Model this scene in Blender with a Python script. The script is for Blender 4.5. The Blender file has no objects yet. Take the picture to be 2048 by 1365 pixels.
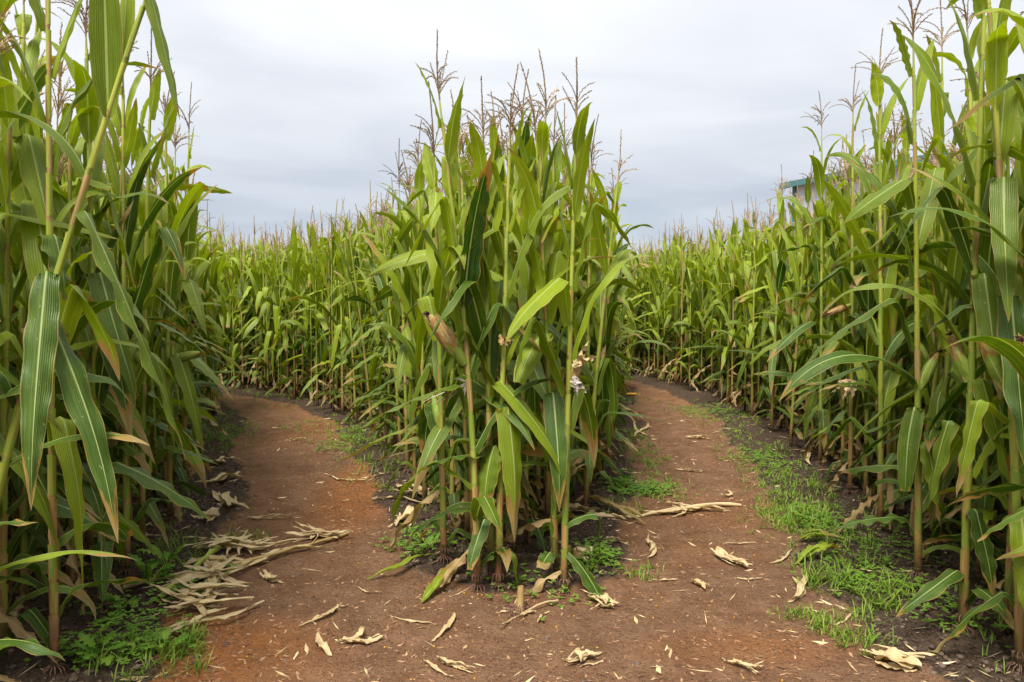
import bpy, math, random
import numpy as np
from mathutils import Vector
PI = math.pi
R_ = math.radians
random.seed(7)
rng = np.random.default_rng(11)
S = bpy.context.scene
C = S.collection

# ------------------------------------------------------------------ camera, sky, sun, exposure
CAM_H, FPX, HZ = 1.40, 1500.0, 603.0
cam_d = bpy.data.cameras.new('camera'); cam = bpy.data.objects.new('camera', cam_d); C.objects.link(cam)
cam_d.sensor_width = 36; cam_d.lens = FPX / 2048 * 36; cam_d.clip_start = 0.05; cam_d.clip_end = 2000
PITCH = math.atan((682.5 - HZ) / FPX)
cam.location = (0, 0, CAM_H); cam.rotation_euler = (PI/2 - PITCH, 0, 0)
S.camera = cam
S.view_settings.view_transform = 'Standard'; S.view_settings.look = 'None'
S.view_settings.exposure = 1.97; S.view_settings.gamma = 1
S.cycles.max_bounces = 6; S.cycles.diffuse_bounces = 3; S.cycles.transmission_bounces = 4
S.cycles.glossy_bounces = 2; S.cycles.transparent_max_bounces = 4
S.cycles.use_denoising = True
SUN_EL, SUN_AZ = R_(58), R_(205)

class NT:
    def __init__(s, tree):
        s.t = tree; tree.nodes.clear()
    def n(s, typ, ins=None, **kw):
        nd = s.t.nodes.new(typ)
        for k, v in kw.items(): setattr(nd, k, v)
        for k, v in (ins or {}).items():
            sock = nd.inputs[k]
            if isinstance(v, bpy.types.NodeSocket): s.t.links.new(v, sock)
            elif isinstance(v, bpy.types.Node): s.t.links.new(v.outputs[0], sock)
            else:
                if sock.type == 'RGBA' and len(v) == 3: v = (*v, 1)
                sock.default_value = v
        return nd
    def m(s, op, a, b=None, c=None, clamp=False):
        ins = {0: a}
        if b is not None: ins[1] = b
        if c is not None: ins[2] = c
        return s.n('ShaderNodeMath', ins, operation=op, use_clamp=clamp).outputs[0]
    def mix(s, f, a, b, blend='MIX'):
        return s.n('ShaderNodeMix', {0: f, 6: a, 7: b}, data_type='RGBA', blend_type=blend).outputs[2]
    def ss(s, x, lo, hi, a=0.0, b=1.0):
        return s.n('ShaderNodeMapRange', {0: x, 1: lo, 2: hi, 3: a, 4: b}, interpolation_type='SMOOTHSTEP').outputs[0]
    def noise(s, vec, scale, detail=3, rough=.55, dist=0.0):
        return s.n('ShaderNodeTexNoise', {'Vector': vec, 'Scale': scale, 'Detail': detail, 'Roughness': rough, 'Distortion': dist}).outputs[0]
    def vscale(s, vec, sc):
        return s.n('ShaderNodeVectorMath', {0: vec, 1: sc}, operation='MULTIPLY').outputs[0]

w = bpy.data.worlds.new('World'); S.world = w; w.use_nodes = True
g = NT(w.node_tree)
tc = g.n('ShaderNodeTexCoord')
sky = g.n('ShaderNodeTexSky', sky_type='NISHITA', sun_disc=False, sun_elevation=SUN_EL, sun_rotation=SUN_AZ)
bg1 = g.n('ShaderNodeBackground', {0: sky, 1: 0.07})
# the overcast: a flat cloud deck, brighter towards the zenith, blue grey near the horizon
sep = g.n('ShaderNodeSeparateXYZ', {0: tc.outputs['Generated']})
z = sep.outputs[2]
zz = g.m('ADD', g.m('MAXIMUM', z, 0.0), 0.10)
px_ = g.m('DIVIDE', sep.outputs[0], zz); py_ = g.m('DIVIDE', sep.outputs[1], zz)
cv = g.n('ShaderNodeCombineXYZ', {0: px_, 1: py_, 2: 0.0})
n1 = g.noise(g.vscale(cv, (0.75, 0.95, 1)), 1.0, 5, .5, .5)
n2 = g.noise(g.vscale(cv, (0.5, 0.25, 1)), 1.1, 3, .5, .6)
elev = g.n('ShaderNodeMapRange', {0: z, 1: 0.0, 2: 0.42, 3: 0.0, 4: 1.0}).outputs[0]
ramp = g.n('ShaderNodeValToRGB', {0: elev})
cr = ramp.color_ramp
cr.elements[0].position = 0.0; cr.elements[0].color = (0.475, 0.52, 0.59, 1)
cr.elements[1].position = 1.0; cr.elements[1].color = (0.79, 0.797, 0.812, 1)
e = cr.elements.new(0.30); e.color = (0.455, 0.49, 0.55, 1)
e = cr.elements.new(0.48); e.color = (0.60, 0.62, 0.655, 1)
e = cr.elements.new(0.72); e.color = (0.74, 0.75, 0.77, 1)
var = g.m('ADD', g.ss(n1, .32, .68, -.10, .10), g.ss(n2, .3, .7, -.09, .09))
colr = g.n('ShaderNodeVectorMath', {0: ramp.outputs[0], 1: g.n('ShaderNodeCombineXYZ', {0: g.m('ADD', var, 1.0), 1: g.m('ADD', g.m('MULTIPLY', var, .9), 1.0), 2: g.m('ADD', g.m('MULTIPLY', var, .7), 1.0)})}, operation='MULTIPLY').outputs[0]
bg2 = g.n('ShaderNodeBackground', {0: colr, 1: 0.338})
mx = g.n('ShaderNodeMixShader', {0: 0.94, 1: bg1.outputs[0], 2: bg2.outputs[0]})
g.n('ShaderNodeOutputWorld', {0: mx.outputs[0]})
ld = bpy.data.lights.new('sun', 'SUN'); ld.energy = 1.5; ld.angle = R_(25); ld.color = (1, .955, .88)
sun = bpy.data.objects.new('sun', ld); C.objects.link(sun)
sd = Vector((math.sin(SUN_AZ) * math.cos(SUN_EL), math.cos(SUN_AZ) * math.cos(SUN_EL), math.sin(SUN_EL)))
sun.rotation_euler = sd.to_track_quat('Z', 'Y').to_euler(); sun.location = sd * 60

# ------------------------------------------------------------------ materials
def mat(name):
    m = bpy.data.materials.new(name); m.use_nodes = True
    return m, NT(m.node_tree)

def leaf_material(name, dark, lite, dryc, dryc2, trans=.32, drybias=0.0, dkf=.5):
    m, g = mat(name)
    at = g.n('ShaderNodeAttribute', attribute_name='va')
    sp = g.n('ShaderNodeSeparateColor', {0: at.outputs[0]})
    u, v, r, dry = sp.outputs[0], sp.outputs[1], sp.outputs[2], at.outputs['Alpha']
    tcn = g.n('ShaderNodeTexCoord').outputs['Object']
    au = g.m('ABSOLUTE', g.m('SUBTRACT', g.m('MULTIPLY', u, 2.0), 1.0))
    uv3 = g.n('ShaderNodeCombineXYZ', {0: g.m('MULTIPLY', u, 1.0), 1: v, 2: g.m('MULTIPLY', r, 37.0)})
    streak = g.noise(g.vscale(uv3, (26, 1.6, 1)), 1.0, 3, .6)
    blot = g.noise(g.vscale(uv3, (2.0, 5, 1)), 1.0, 4, .6)
    spot = g.noise(g.vscale(uv3, (9, 42, 1)), 1.0, 2, .5)
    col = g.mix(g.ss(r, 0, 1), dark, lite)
    col = g.mix(g.ss(streak, .35, .7, 0, .24), col, g.mix(.6, lite, (.22, .33, .04)))
    col = g.mix(g.ss(blot, .48, .72, 0, .40), col, g.mix(.5, dark, lite))
    col = g.mix(g.ss(streak, .52, .30, 0, .24), col, g.mix(.55, dark, (.004, .018, .003)))
    # pale flecks, pin holes and scars
    col = g.mix(g.ss(spot, .69, .74, 0, .6), col, (.42, .42, .16))
    # margin: straw coloured, broken
    edge = g.m('ADD', au, g.m('MULTIPLY', g.m('SUBTRACT', blot, .5), .16))
    col = g.mix(g.ss(edge, .91, .975, 0, .75), col, g.mix(g.ss(blot, .3, .6), (.42, .40, .14), (.40, .23, .07)))
    # midrib
    wv = g.m('ADD', g.m('MULTIPLY', g.m('SUBTRACT', 1.0, v), .085), .022)
    rib = g.n('ShaderNodeMapRange', {0: g.m('DIVIDE', au, wv), 1: .55, 2: 1.2, 3: .85, 4: 0.0}).outputs[0]
    col = g.mix(rib, col, (.50, .58, .22))
    # dry tip and patches: A 0 none .. 1 all dry
    dz = g.m('ADD', g.m('SUBTRACT', v, g.m('SUBTRACT', 1.0, g.m('MULTIPLY', dry, 1.25))), g.m('MULTIPLY', g.m('SUBTRACT', blot, .5), .5))
    dz = g.m('ADD', dz, g.m('MULTIPLY', g.m('SUBTRACT', au, .5), .14))
    dz = g.m('ADD', dz, g.m('MULTIPLY', g.m('GREATER_THAN', dry, .95), 1.0))
    dcol = g.mix(g.ss(blot, .3, .7), dryc, dryc2)
    dcol = g.mix(g.ss(streak, .35, .65, 0, dkf), dcol, (.16, .085, .035))
    col = g.mix(g.ss(dz, -.03 + drybias, .03 + drybias), col, g.mix(g.m('GREATER_THAN', dry, .95), (.40, .20, .05), dcol))
    col = g.mix(g.ss(dz, .03, .12), col, dcol)
    # paler, greyer underside of a blade
    geo = g.n('ShaderNodeNewGeometry')
    under = g.mix(.16, col, (.22, .30, .05))
    gr = g.m('MULTIPLY', geo.outputs['Backfacing'], g.m('LESS_THAN', dry, .95))
    col = g.mix(gr, col, under)
    vein = g.n('ShaderNodeMath', {0: g.m('MULTIPLY', u, 2 * PI * 15)}, operation='SINE').outputs[0]
    hgt = g.m('ADD', g.m('MULTIPLY', vein, .35), g.m('ADD', g.m('MULTIPLY', streak, 1.2), g.m('MULTIPLY', blot, 3.5)))
    bmp = g.n('ShaderNodeBump', {'Strength': .55, 'Distance': .0022, 'Height': hgt})
    pb = g.n('ShaderNodeBsdfPrincipled', {'Base Color': col, 'Roughness': g.ss(blot, .3, .7, .34, .52), 'Normal': bmp, 'Specular IOR Level': .38})
    tr = g.n('ShaderNodeBsdfTranslucent', {0: g.mix(1.0, col, (1.45, 1.5, .35), 'MULTIPLY'), 'Normal': bmp})
    tf = g.m('MULTIPLY', g.m('SUBTRACT', 1.0, g.m('MULTIPLY', dry, .5)), trans)
    o = g.n('ShaderNodeMixShader', {0: tf, 1: pb.outputs[0], 2: tr.outputs[0]})
    g.n('ShaderNodeOutputMaterial', {0: o.outputs[0]})
    return m

M = {}
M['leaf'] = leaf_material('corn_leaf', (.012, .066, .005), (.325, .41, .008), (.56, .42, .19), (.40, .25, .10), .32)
M['litter'] = leaf_material('dry_litter', (.10, .17, .03), (.20, .26, .05), (.82, .66, .38), (.64, .46, .23), .15, 0.0, .30)
M['husk'] = leaf_material('ear_husk', (.20, .32, .04), (.36, .42, .08), (.62, .50, .20), (.36, .16, .05), .10)

def stalk_material():
    m, g = mat('corn_stalk')
    at = g.n('ShaderNodeAttribute', attribute_name='va')
    sp = g.n('ShaderNodeSeparateColor', {0: at.outputs[0]})
    a, h, r, loc = sp.outputs[0], sp.outputs[1], sp.outputs[2], at.outputs['Alpha']
    v3 = g.n('ShaderNodeCombineXYZ', {0: g.m('MULTIPLY', a, 1.0), 1: g.m('MULTIPLY', h, 3.0), 2: g.m('MULTIPLY', r, 31.0)})
    st = g.noise(g.vscale(v3, (12, .9, 1)), 1.0, 3, .55)
    bl = g.noise(g.vscale(v3, (1.2, 3.2, 1)), 1.0, 4, .6)
    col = g.mix(g.ss(h, .0, .8), (.22, .29, .03), (.40, .46, .05))
    col = g.mix(g.ss(st, .4, .65, 0, .5), col, (.46, .42, .10))
    col = g.mix(g.ss(st, .5, .33, 0, .45), col, (.13, .20, .02))
    # browned dry sheaths, reddish low down
    col = g.mix(g.ss(r, .35, .75, 0, .75), col, g.mix(st, (.10, .20, .02), (.22, .30, .04)))
    col = g.mix(g.ss(r, .86, .90, 0, .85), col, g.mix(g.ss(st, .3, .7), (.52, .36, .16), (.34, .17, .06)))
    br = g.m('ADD', bl, g.ss(h, .0, .40, .09, -.02))
    col = g.mix(g.ss(br, .545, .64, 0, .9), col, g.mix(g.ss(st, .3, .7), (.46, .28, .10), (.27, .12, .04)))
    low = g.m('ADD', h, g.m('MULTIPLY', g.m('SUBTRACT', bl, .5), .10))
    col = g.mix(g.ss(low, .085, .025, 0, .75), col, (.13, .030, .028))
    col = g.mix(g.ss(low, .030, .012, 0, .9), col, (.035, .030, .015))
    # node rings
    nd = g.m('ABSOLUTE', g.m('SUBTRACT', loc, .5))
    col = g.mix(g.ss(nd, .42, .49, 0, .55), col, (.24, .15, .04))
    bmp = g.n('ShaderNodeBump', {'Strength': .5, 'Distance': .002, 'Height': g.m('ADD', st, bl)})
    pb = g.n('ShaderNodeBsdfPrincipled', {'Base Color': col, 'Roughness': .48, 'Normal': bmp, 'Specular IOR Level': .4})
    g.n('ShaderNodeOutputMaterial', {0: pb.outputs[0]})
    return m
M['stalk'] = stalk_material()

def plain(name, c1, c2, scale=30, rough=.7, trans=0.0, bump=.003, byrnd=False):
    m, g = mat(name)
    tcn = g.n('ShaderNodeTexCoord').outputs['Object']
    n = g.noise(tcn, scale, 4, .6)
    f = g.ss(n, .35, .65)
    if byrnd:
        at = g.n('ShaderNodeAttribute', attribute_name='va')
        sp = g.n('ShaderNodeSeparateColor', {0: at.outputs[0]})
        f = g.m('ADD', g.m('MULTIPLY', f, .25), g.m('MULTIPLY', sp.outputs[2], .75))
    col = g.mix(f, c1, c2)
    bmp = g.n('ShaderNodeBump', {'Strength': .6, 'Distance': bump, 'Height': n})
    pb = g.n('ShaderNodeBsdfPrincipled', {'Base Color': col, 'Roughness': rough, 'Normal': bmp, 'Specular IOR Level': .3})
    out = pb.outputs[0]
    if trans:
        tr = g.n('ShaderNodeBsdfTranslucent', {0: col})
        out = g.n('ShaderNodeMixShader', {0: trans, 1: out, 2: tr.outputs[0]}).outputs[0]
    g.n('ShaderNodeOutputMaterial', {0: out})
    return m
M['tassel'] = plain('tassel', (.54, .40, .23), (.22, .15, .095), 14, .8, .1, byrnd=True)
M['silk'] = plain('silk', (.035, .015, .010), (.10, .04, .02), 60, .8)
M['root'] = plain('brace_root', (.13, .05, .045), (.26, .15, .09), 50, .7)
M['grass'] = plain('grass', (.085, .22, .015), (.31, .39, .05), 8, .5, .3, byrnd=True)
M['weed'] = plain('weed_leaf', (.09, .23, .02), (.22, .35, .035), 14, .5, .3, byrnd=True)
M['clod'] = plain('soil_clod', (.065, .040, .026), (.20, .145, .105), 40, .95, 0, .006, byrnd=True)
M['chip'] = plain('wood_chip', (.13, .045, .02), (.46, .28, .15), 30, .9, 0, .002, byrnd=True)
M['kernel'] = plain('kernel', (.75, .42, .03), (.6, .25, .02), 50, .4)
M['cob'] = plain('cob', (.72, .40, .05), (.55, .25, .03), 60, .6)
M['paper'] = plain('pale', (.62, .58, .50), (.45, .38, .30), 30, .8, .1)

def ground_material():
    m, g = mat('ground_soil')
    at = g.n('ShaderNodeAttribute', attribute_name='va')
    sp = g.n('ShaderNodeSeparateColor', {0: at.outputs[0]})
    pm, org, _ = sp.outputs[0], sp.outputs[1], sp.outputs[2]
    P = g.n('ShaderNodeNewGeometry').outputs['Position']
    n0 = g.noise(P, .9, 4, .6, .3)
    n1 = g.noise(P, 5, 5, .65, .4)
    n2 = g.noise(P, 38, 5, .7)
    n3 = g.noise(g.vscale(P, (1, 1, 1)), 150, 3, .7)
    fib = g.noise(g.vscale(P, (60, 210, 60)), 1.0, 2, .6, 1.2)
    fib2 = g.noise(g.vscale(P, (230, 50, 60)), 1.0, 2, .6, 1.2)
    soil = g.mix(g.ss(n2, .35, .65), (.062, .040, .026), (.160, .106, .070))
    soil = g.mix(g.ss(n3, .5, .75, 0, .5), soil, (.19, .135, .10))
    path = g.mix(g.ss(n1, .3, .7), (.225, .108, .052), (.365, .200, .108))
    path = g.mix(g.m('MULTIPLY', g.ss(n0, .42, .62), .35), path, (.24, .142, .082))
    path = g.mix(g.m('MULTIPLY', org, g.ss(n1, .25, .6, .5, 1.0)), path, (.44, .165, .046))
    path = g.mix(g.ss(n2, .56, .74, 0, .6), path, (.30, .165, .10))
    path = g.mix(g.ss(n2, .44, .30, 0, .7), path, (.070, .030, .020))
    path = g.mix(g.ss(fib, .62, .72, 0, .6), path, (.42, .24, .13))
    path = g.mix(g.ss(fib2, .63, .72, 0, .5), path, (.38, .22, .13))
    path = g.mix(g.ss(n3, .46, .30, 0, .7), path, (.05, .022, .016))
    vo = g.n('ShaderNodeTexVoronoi', {'Vector': P, 'Scale': 75.0})
    vs = g.n('ShaderNodeSeparateColor', {0: vo.outputs['Color']})
    crumb = g.m('MULTIPLY', g.m('LESS_THAN', vo.outputs['Distance'], .42), g.ss(vs.outputs[0], .55, .6))
    path = g.mix(g.m('MULTIPLY', crumb, .7), path, g.mix(vs.outputs[1], (.09, .04, .026), (.42, .27, .18)))
    soil = g.mix(g.m('MULTIPLY', crumb, .5), soil, g.mix(vs.outputs[1], (.03, .02, .014), (.24, .18, .13)))
    mk = g.m('ADD', pm, g.m('ADD', g.m('MULTIPLY', g.m('SUBTRACT', n1, .5), .9), g.m('MULTIPLY', g.m('SUBTRACT', n2, .5), .5)))
    col = g.mix(g.ss(mk, .35, .65), soil, path)
    hh = g.m('ADD', g.m('MULTIPLY', g.m('ADD', n2, g.m('MULTIPLY', crumb, .12)), 1.5), g.m('ADD', g.m('MULTIPLY', n3, .5), g.m('MULTIPLY', fib, .35)))
    bmp = g.n('ShaderNodeBump', {'Strength': 1.0, 'Distance': .024, 'Height': hh})
    pb = g.n('ShaderNodeBsdfPrincipled', {'Base Color': col, 'Roughness': .93, 'Normal': bmp, 'Specular IOR Level': .15})
    g.n('ShaderNodeOutputMaterial', {0: pb.outputs[0]})
    return m
M['ground'] = ground_material()

# ------------------------------------------------------------------ mesh buffer
class Buf:
    def __init__(s): s.v = []; s.f = []; s.a = []; s.n = 0
    def add(s, V, F, A):
        V = np.asarray(V, float).reshape(-1, 3); A = np.asarray(A, float).reshape(-1, 4)
        s.v.append(V); s.f.append(np.asarray(F, int).reshape(-1, 4) + s.n); s.a.append(A); s.n += len(V)
    def arrays(s): return np.concatenate(s.v), np.concatenate(s.f), np.concatenate(s.a)
    def mesh(s, name, m, smooth=True):
        V, F, A = s.arrays()
        me = bpy.data.meshes.new(name)
        me.vertices.add(len(V)); me.vertices.foreach_set('co', V.astype(np.float32).ravel())
        me.loops.add(F.size); me.loops.foreach_set('vertex_index', F.astype(np.int32).ravel())
        me.polygons.add(len(F)); me.polygons.foreach_set('loop_start', np.arange(0, F.size, 4, dtype=np.int32))
        me.polygons.foreach_set('use_smooth', np.full(len(F), smooth))
        at = me.attributes.new('va', 'FLOAT_COLOR', 'POINT'); at.data.foreach_set('color', A.astype(np.float32).ravel())
        me.materials.append(m); me.update(calc_edges=True)
        return me
    def build(s, name, m, parent=None, smooth=True):
        if not s.v: return None
        o = bpy.data.objects.new(name, s.mesh(name, m, smooth)); C.objects.link(o)
        if parent is not None: o.parent = parent
        return o

def tag(o, label=None, cat=None, group=None, kind=None):
    if label: o['label'] = label
    if cat: o['category'] = cat
    if group: o['group'] = group
    if kind: o['kind'] = kind
    return o
def empty(name, loc, label=None, cat=None, group=None):
    o = bpy.data.objects.new(name, None); C.objects.link(o); o.location = loc; o.empty_display_size = .1
    return tag(o, label, cat, group)
def sstep(x, a, b):
    t = np.clip((x - a) / (b - a), 0, 1); return t * t * (3 - 2 * t)
def grid_faces(n, m, wrap=False):
    i = np.arange(n - 1)[:, None]; j = np.arange(m if wrap else m - 1)[None, :]
    a = i * m + j; b = i * m + (j + 1) % m
    return np.stack([a, b, b + m, a + m], -1).reshape(-1, 4)

def tube(P, R, k=8, rnd=.5, loc=None, hs=None):
    P = np.asarray(P, float); n = len(P); R = np.broadcast_to(np.asarray(R, float), (n,))
    T = np.gradient(P, axis=0); T /= np.linalg.norm(T, axis=1)[:, None] + 1e-9
    ref = np.array([0, 1., 0]) if abs(T[0][1]) < .9 else np.array([1., 0, 0])
    A = np.cross(T, ref); A /= np.linalg.norm(A, axis=1)[:, None] + 1e-9
    B = np.cross(T, A)
    th = np.linspace(0, 2*PI, k, endpoint=False)
    V = P[:, None, :] + R[:, None, None] * (np.cos(th)[None, :, None] * A[:, None, :] + np.sin(th)[None, :, None] * B[:, None, :])
    hs = np.linspace(0, 1, n) if hs is None else hs
    loc = np.full(n, .2) if loc is None else loc
    at = np.empty((n, k, 4)); at[..., 0] = np.abs(np.linspace(-1, 1, k))[None, :]; at[..., 1] = np.asarray(hs)[:, None]; at[..., 2] = rnd; at[..., 3] = np.asarray(loc)[:, None]
    return V.reshape(-1, 3), grid_faces(n, k, True), at.reshape(-1, 4)

def blade(base, az, L, W, th0, bend, p=1.6, fold=None, twist=0., drift=0., wave=.010, wf=5., n=24, k=6, cup0=.9, cup=.22,
          rnd=.5, dry=0., r=random, zmin=None, base_w=.5, peak=.33, tipw=0.0):
    """a grass blade: centre line that leaves its base at th0 from the vertical and arches over; V section, rippled margins"""
    s = np.linspace(0, 1, n + 1) ** 1.0
    th = th0 + bend * s ** p
    if fold: th = th + fold[1] * sstep(s, fold[0] - .025, fold[0] + .025)
    th = np.minimum(th, R_(178))
    th = th + .05 * np.sin(s * r.uniform(5, 11) + r.uniform(0, 6)) * s
    ph = az + drift * s ** 1.5 + .06 * np.sin(s * r.uniform(4, 9) + r.uniform(0, 6)) * s
    T = np.stack([np.sin(th) * np.cos(ph), np.sin(th) * np.sin(ph), np.cos(th)], 1)
    P = np.vstack([[0, 0, 0], np.cumsum((T[1:] + T[:-1]) / 2 * (L / n), 0)]) + np.asarray(base)
    Sd = np.stack([-np.sin(ph), np.cos(ph), 0 * ph], 1)
    N = np.cross(Sd, T)
    tw = twist * s ** 1.3
    Sd, N = Sd * np.cos(tw)[:, None] + N * np.sin(tw)[:, None], N * np.cos(tw)[:, None] - Sd * np.sin(tw)[:, None]
    wd = W * (base_w + (1 - base_w) * np.sin(PI/2 * np.clip(s / peak, 0, 1))) * np.where(s > peak, 1 - (1 - tipw) * (np.clip(s - peak, 0, 1) / (1 - peak)) ** 2.3, 1)
    wd = np.maximum(wd, .0006)
    rag = 1 + .05 * np.sin(s * r.uniform(20, 50) + r.uniform(0, 6)) * np.sin(s * r.uniform(8, 20)); wd = wd * rag
    u = np.linspace(-1, 1, k + 1)
    cu = cup + (cup0 - cup) * np.exp(-s / .07)
    lim = np.minimum(1, wd / (W * .6))
    f1, f2 = r.uniform(0, 6), r.uniform(0, 6)
    wv = np.where(u[None, :] < 0, np.sin(2*PI*wf*s + f1)[:, None], np.sin(2*PI*wf*1.13*s + f2)[:, None]) * np.abs(u)[None, :] ** 2 * wave * (lim * sstep(s, .03, .2))[:, None]
    side = u[None, :] * (wd / 2)[:, None] * np.cos(cu)[:, None]
    nrm = np.abs(u)[None, :] * (wd / 2)[:, None] * np.sin(cu)[:, None] + wv
    mid = np.exp(-(u / .18) ** 2) * -.0022
    nrm = nrm + mid[None, :] * lim[:, None]
    V = P[:, None, :] + side[..., None] * Sd[:, None, :] + nrm[..., None] * N[:, None, :]
    if zmin is not None: V[..., 2] = np.maximum(V[..., 2], zmin + rng.uniform(0, .004, V.shape[:2]))
    at = np.empty((n + 1, k + 1, 4)); at[..., 0] = ((u + 1) / 2)[None, :]; at[..., 1] = s[:, None]; at[..., 2] = rnd; at[..., 3] = dry
    return V.reshape(-1, 3), grid_faces(n + 1, k + 1), at.reshape(-1, 4)

# ------------------------------------------------------------------ the lie of the land
_L = [np.random.default_rng(s).uniform(-1, 1, (128, 128)) for s in range(6)]
def vn(x, y, f, s=0):
    x = np.asarray(x, float) * f + 31.7 * s; y = np.asarray(y, float) * f + 17.3 * s
    xi = np.floor(x).astype(int); yi = np.floor(y).astype(int); fx = x - xi; fy = y - yi
    fx = fx*fx*(3-2*fx); fy = fy*fy*(3-2*fy); T = _L[s % 6]
    g_ = lambda a, b: T[a % 128, b % 128]
    return (g_(xi, yi)*(1-fx) + g_(xi+1, yi)*fx)*(1-fy) + (g_(xi, yi+1)*(1-fx) + g_(xi+1, yi+1)*fx)*fy
def fbm(x, y, f, s=0, o=4):
    return sum(vn(x, y, f * 2.03 ** i, s + i) * .5 ** i for i in range(o))

LEFT = [(-1.85,-.5),(-1.82,2.2),(-1.80,2.9),(-1.98,3.84),(-2.17,4.7),(-2.55,5.9),(-2.94,7.07),(-3.55,9),(-4.2,10.1),(-6,11.1),(-12,12.7),(-13,6),(-9,-.5)]
MIDL = [(-.10,3.66),(.30,3.78),(.45,4.4),(.62,5.3),(1.18,8.2),(1.72,12.0),(1.3,12.9),(-4,14.4),(-12,16.6),(-12,14.6),(-7,12.9),(-4.4,11.7),(-2.9,10.2),(-1.84,8.5),(-.88,5.9),(-.42,4.0)]
RIGHT = [(1.95,-.5),(1.92,3.1),(2.02,3.8),(2.30,5.0),(2.48,6.05),(2.8,9.25),(2.62,12.2),(2.1,14),(0,15.5),(-12,18.6),(-12,23),(14,23),(15,8),(8,-.5)]
def poly_sd(x, y, poly):
    """signed distance, negative inside"""
    x = np.asarray(x, float); y = np.asarray(y, float); d = np.full(x.shape, 1e9); ins = np.zeros(x.shape, bool)
    for (ax, ay), (bx, by) in zip(poly, poly[1:] + poly[:1]):
        ex, ey = bx - ax, by - ay
        t = np.clip(((x-ax)*ex + (y-ay)*ey) / (ex*ex + ey*ey), 0, 1)
        d = np.minimum(d, np.hypot(x-ax-t*ex, y-ay-t*ey))
        c = ((ay > y) != (by > y)) & (x < ex * (y - ay) / (ey if ey else 1e-9) + ax)
        ins ^= c
    return np.where(ins, -d, d)
def pmask(x, y):
    dl = poly_sd(x, y, LEFT) - .46 + .18*sstep(y, 4.2, 6.5); dm = poly_sd(x, y, MIDL) - .20; dr = poly_sd(x, y, RIGHT) - .46 + .15*sstep(y, 6, 9)
    d = np.minimum(np.minimum(dl, dm), dr)
    d = d + .10 * fbm(x, y, 1.7, 2, 3)
    return sstep(d, -.12, .12)
def hgt(x, y):
    x = np.asarray(x, float); y = np.asarray(y, float)
    m = pmask(x, y)
    fade = 1 - sstep(np.hypot(x, y), 20, 40)
    soil = .030 + .016 * fbm(x, y, 5, 0, 4) + .010 * np.abs(vn(x, y, 33, 3)) + .006 * vn(x, y, 70, 4)
    path = .011 * fbm(x, y, 1.6, 1, 3) + .009 * vn(x, y, 6, 3) - .008 * np.clip(vn(x, y, 3.4, 5) - .35, 0, 1) + .0045 * vn(x, y, 17, 2) + .0030 * vn(x, y, 45, 5)
    return (soil * (1 - m) + path * m) * fade
def hz(x, y): return float(hgt(np.array([x]), np.array([y]))[0])
cp, sp_ = math.cos(PITCH), math.sin(PITCH)
def at(px, py, z=0.0):
    """point of the ground seen at a place of the photograph (measurement of the site)"""
    a = (px - 1024) / FPX; b = -(py - 682.5) / FPX
    dy = cp + b * sp_; dz = -sp_ + b * cp
    t = (z - CAM_H) / dz
    return a * t, dy * t
def zat(py, Y):
    b = -(py - 682.5) / FPX
    return CAM_H + Y * (-sp_ + b * cp) / (cp + b * sp_)

def axis(fine0, fine1, step, end0, end1, gr=1.18):
    a = list(np.arange(fine0, fine1, step)); s = step; x = a[-1]
    while x < end1: s *= gr; x += s; a.append(x)
    s = step; x = a[0]; b = []
    while x > end0: s *= gr; x -= s; b.append(x)
    return np.array(b[::-1] + a)
xs = axis(-3.2, 3.2, .022, -400, 400); ys = axis(1.9, 7.0, .024, -60, 700, 1.02)
ys = ys[ys > -60]
X, Y = np.meshgrid(xs, ys)
Z = hgt(X, Y); PM = pmask(X, Y)
def orange(x, y):
    d1 = np.hypot((x + 1.6) / .8, (y - 2.9) / .45); d2 = np.hypot((x + 1.05) / .45, (y - 5.9) / 1.6); d3 = np.hypot((x + 2.0)/.6, (y - 8.5)/1.6); d4 = np.hypot((x-.9)/.55, (y-2.95)/.2)
    o = np.maximum(np.maximum(1 - sstep(d1, .5, 1.3), 1 - sstep(d2, .4, 1.2)), (1 - sstep(d3, .3, 1.3)) * .5)
    o = np.maximum(o, .45 * (1 - sstep(d4, .4, 1.3)))
    return np.clip(o + .25 * fbm(x, y, 1.1, 3, 3), 0, 1)
OR = orange(X, Y)
A = np.stack([PM, OR, 0*PM, 0*PM + 1], -1)
b = Buf(); b.add(np.stack([X, Y, Z], -1), grid_faces(*X.shape), A)
tag(b.build('ground', M['ground']), 'dark crumbly bare soil under and between the rows of corn', 'ground', kind='structure')
# the trodden path: the same lie of the land, four millimetres proud where feet have packed it
F = grid_faces(*X.shape); fm = PM.ravel()[F].min(1) > .12
fc = (np.hypot(X, Y) < 24).ravel()[F].all(1) & fm
used = np.unique(F[fc]); idx = -np.ones(X.size, int); idx[used] = np.arange(len(used))
lift = .004 + .003 * sstep(PM, .12, .6)
b = Buf(); b.add(np.stack([X, Y, Z + lift], -1).reshape(-1, 3)[used], idx[F[fc]], A.reshape(-1, 4)[used])
tag(b.build('path', M['ground']), 'red brown trodden dirt path forking either side of the centre corn', 'path', kind='structure')

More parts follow.
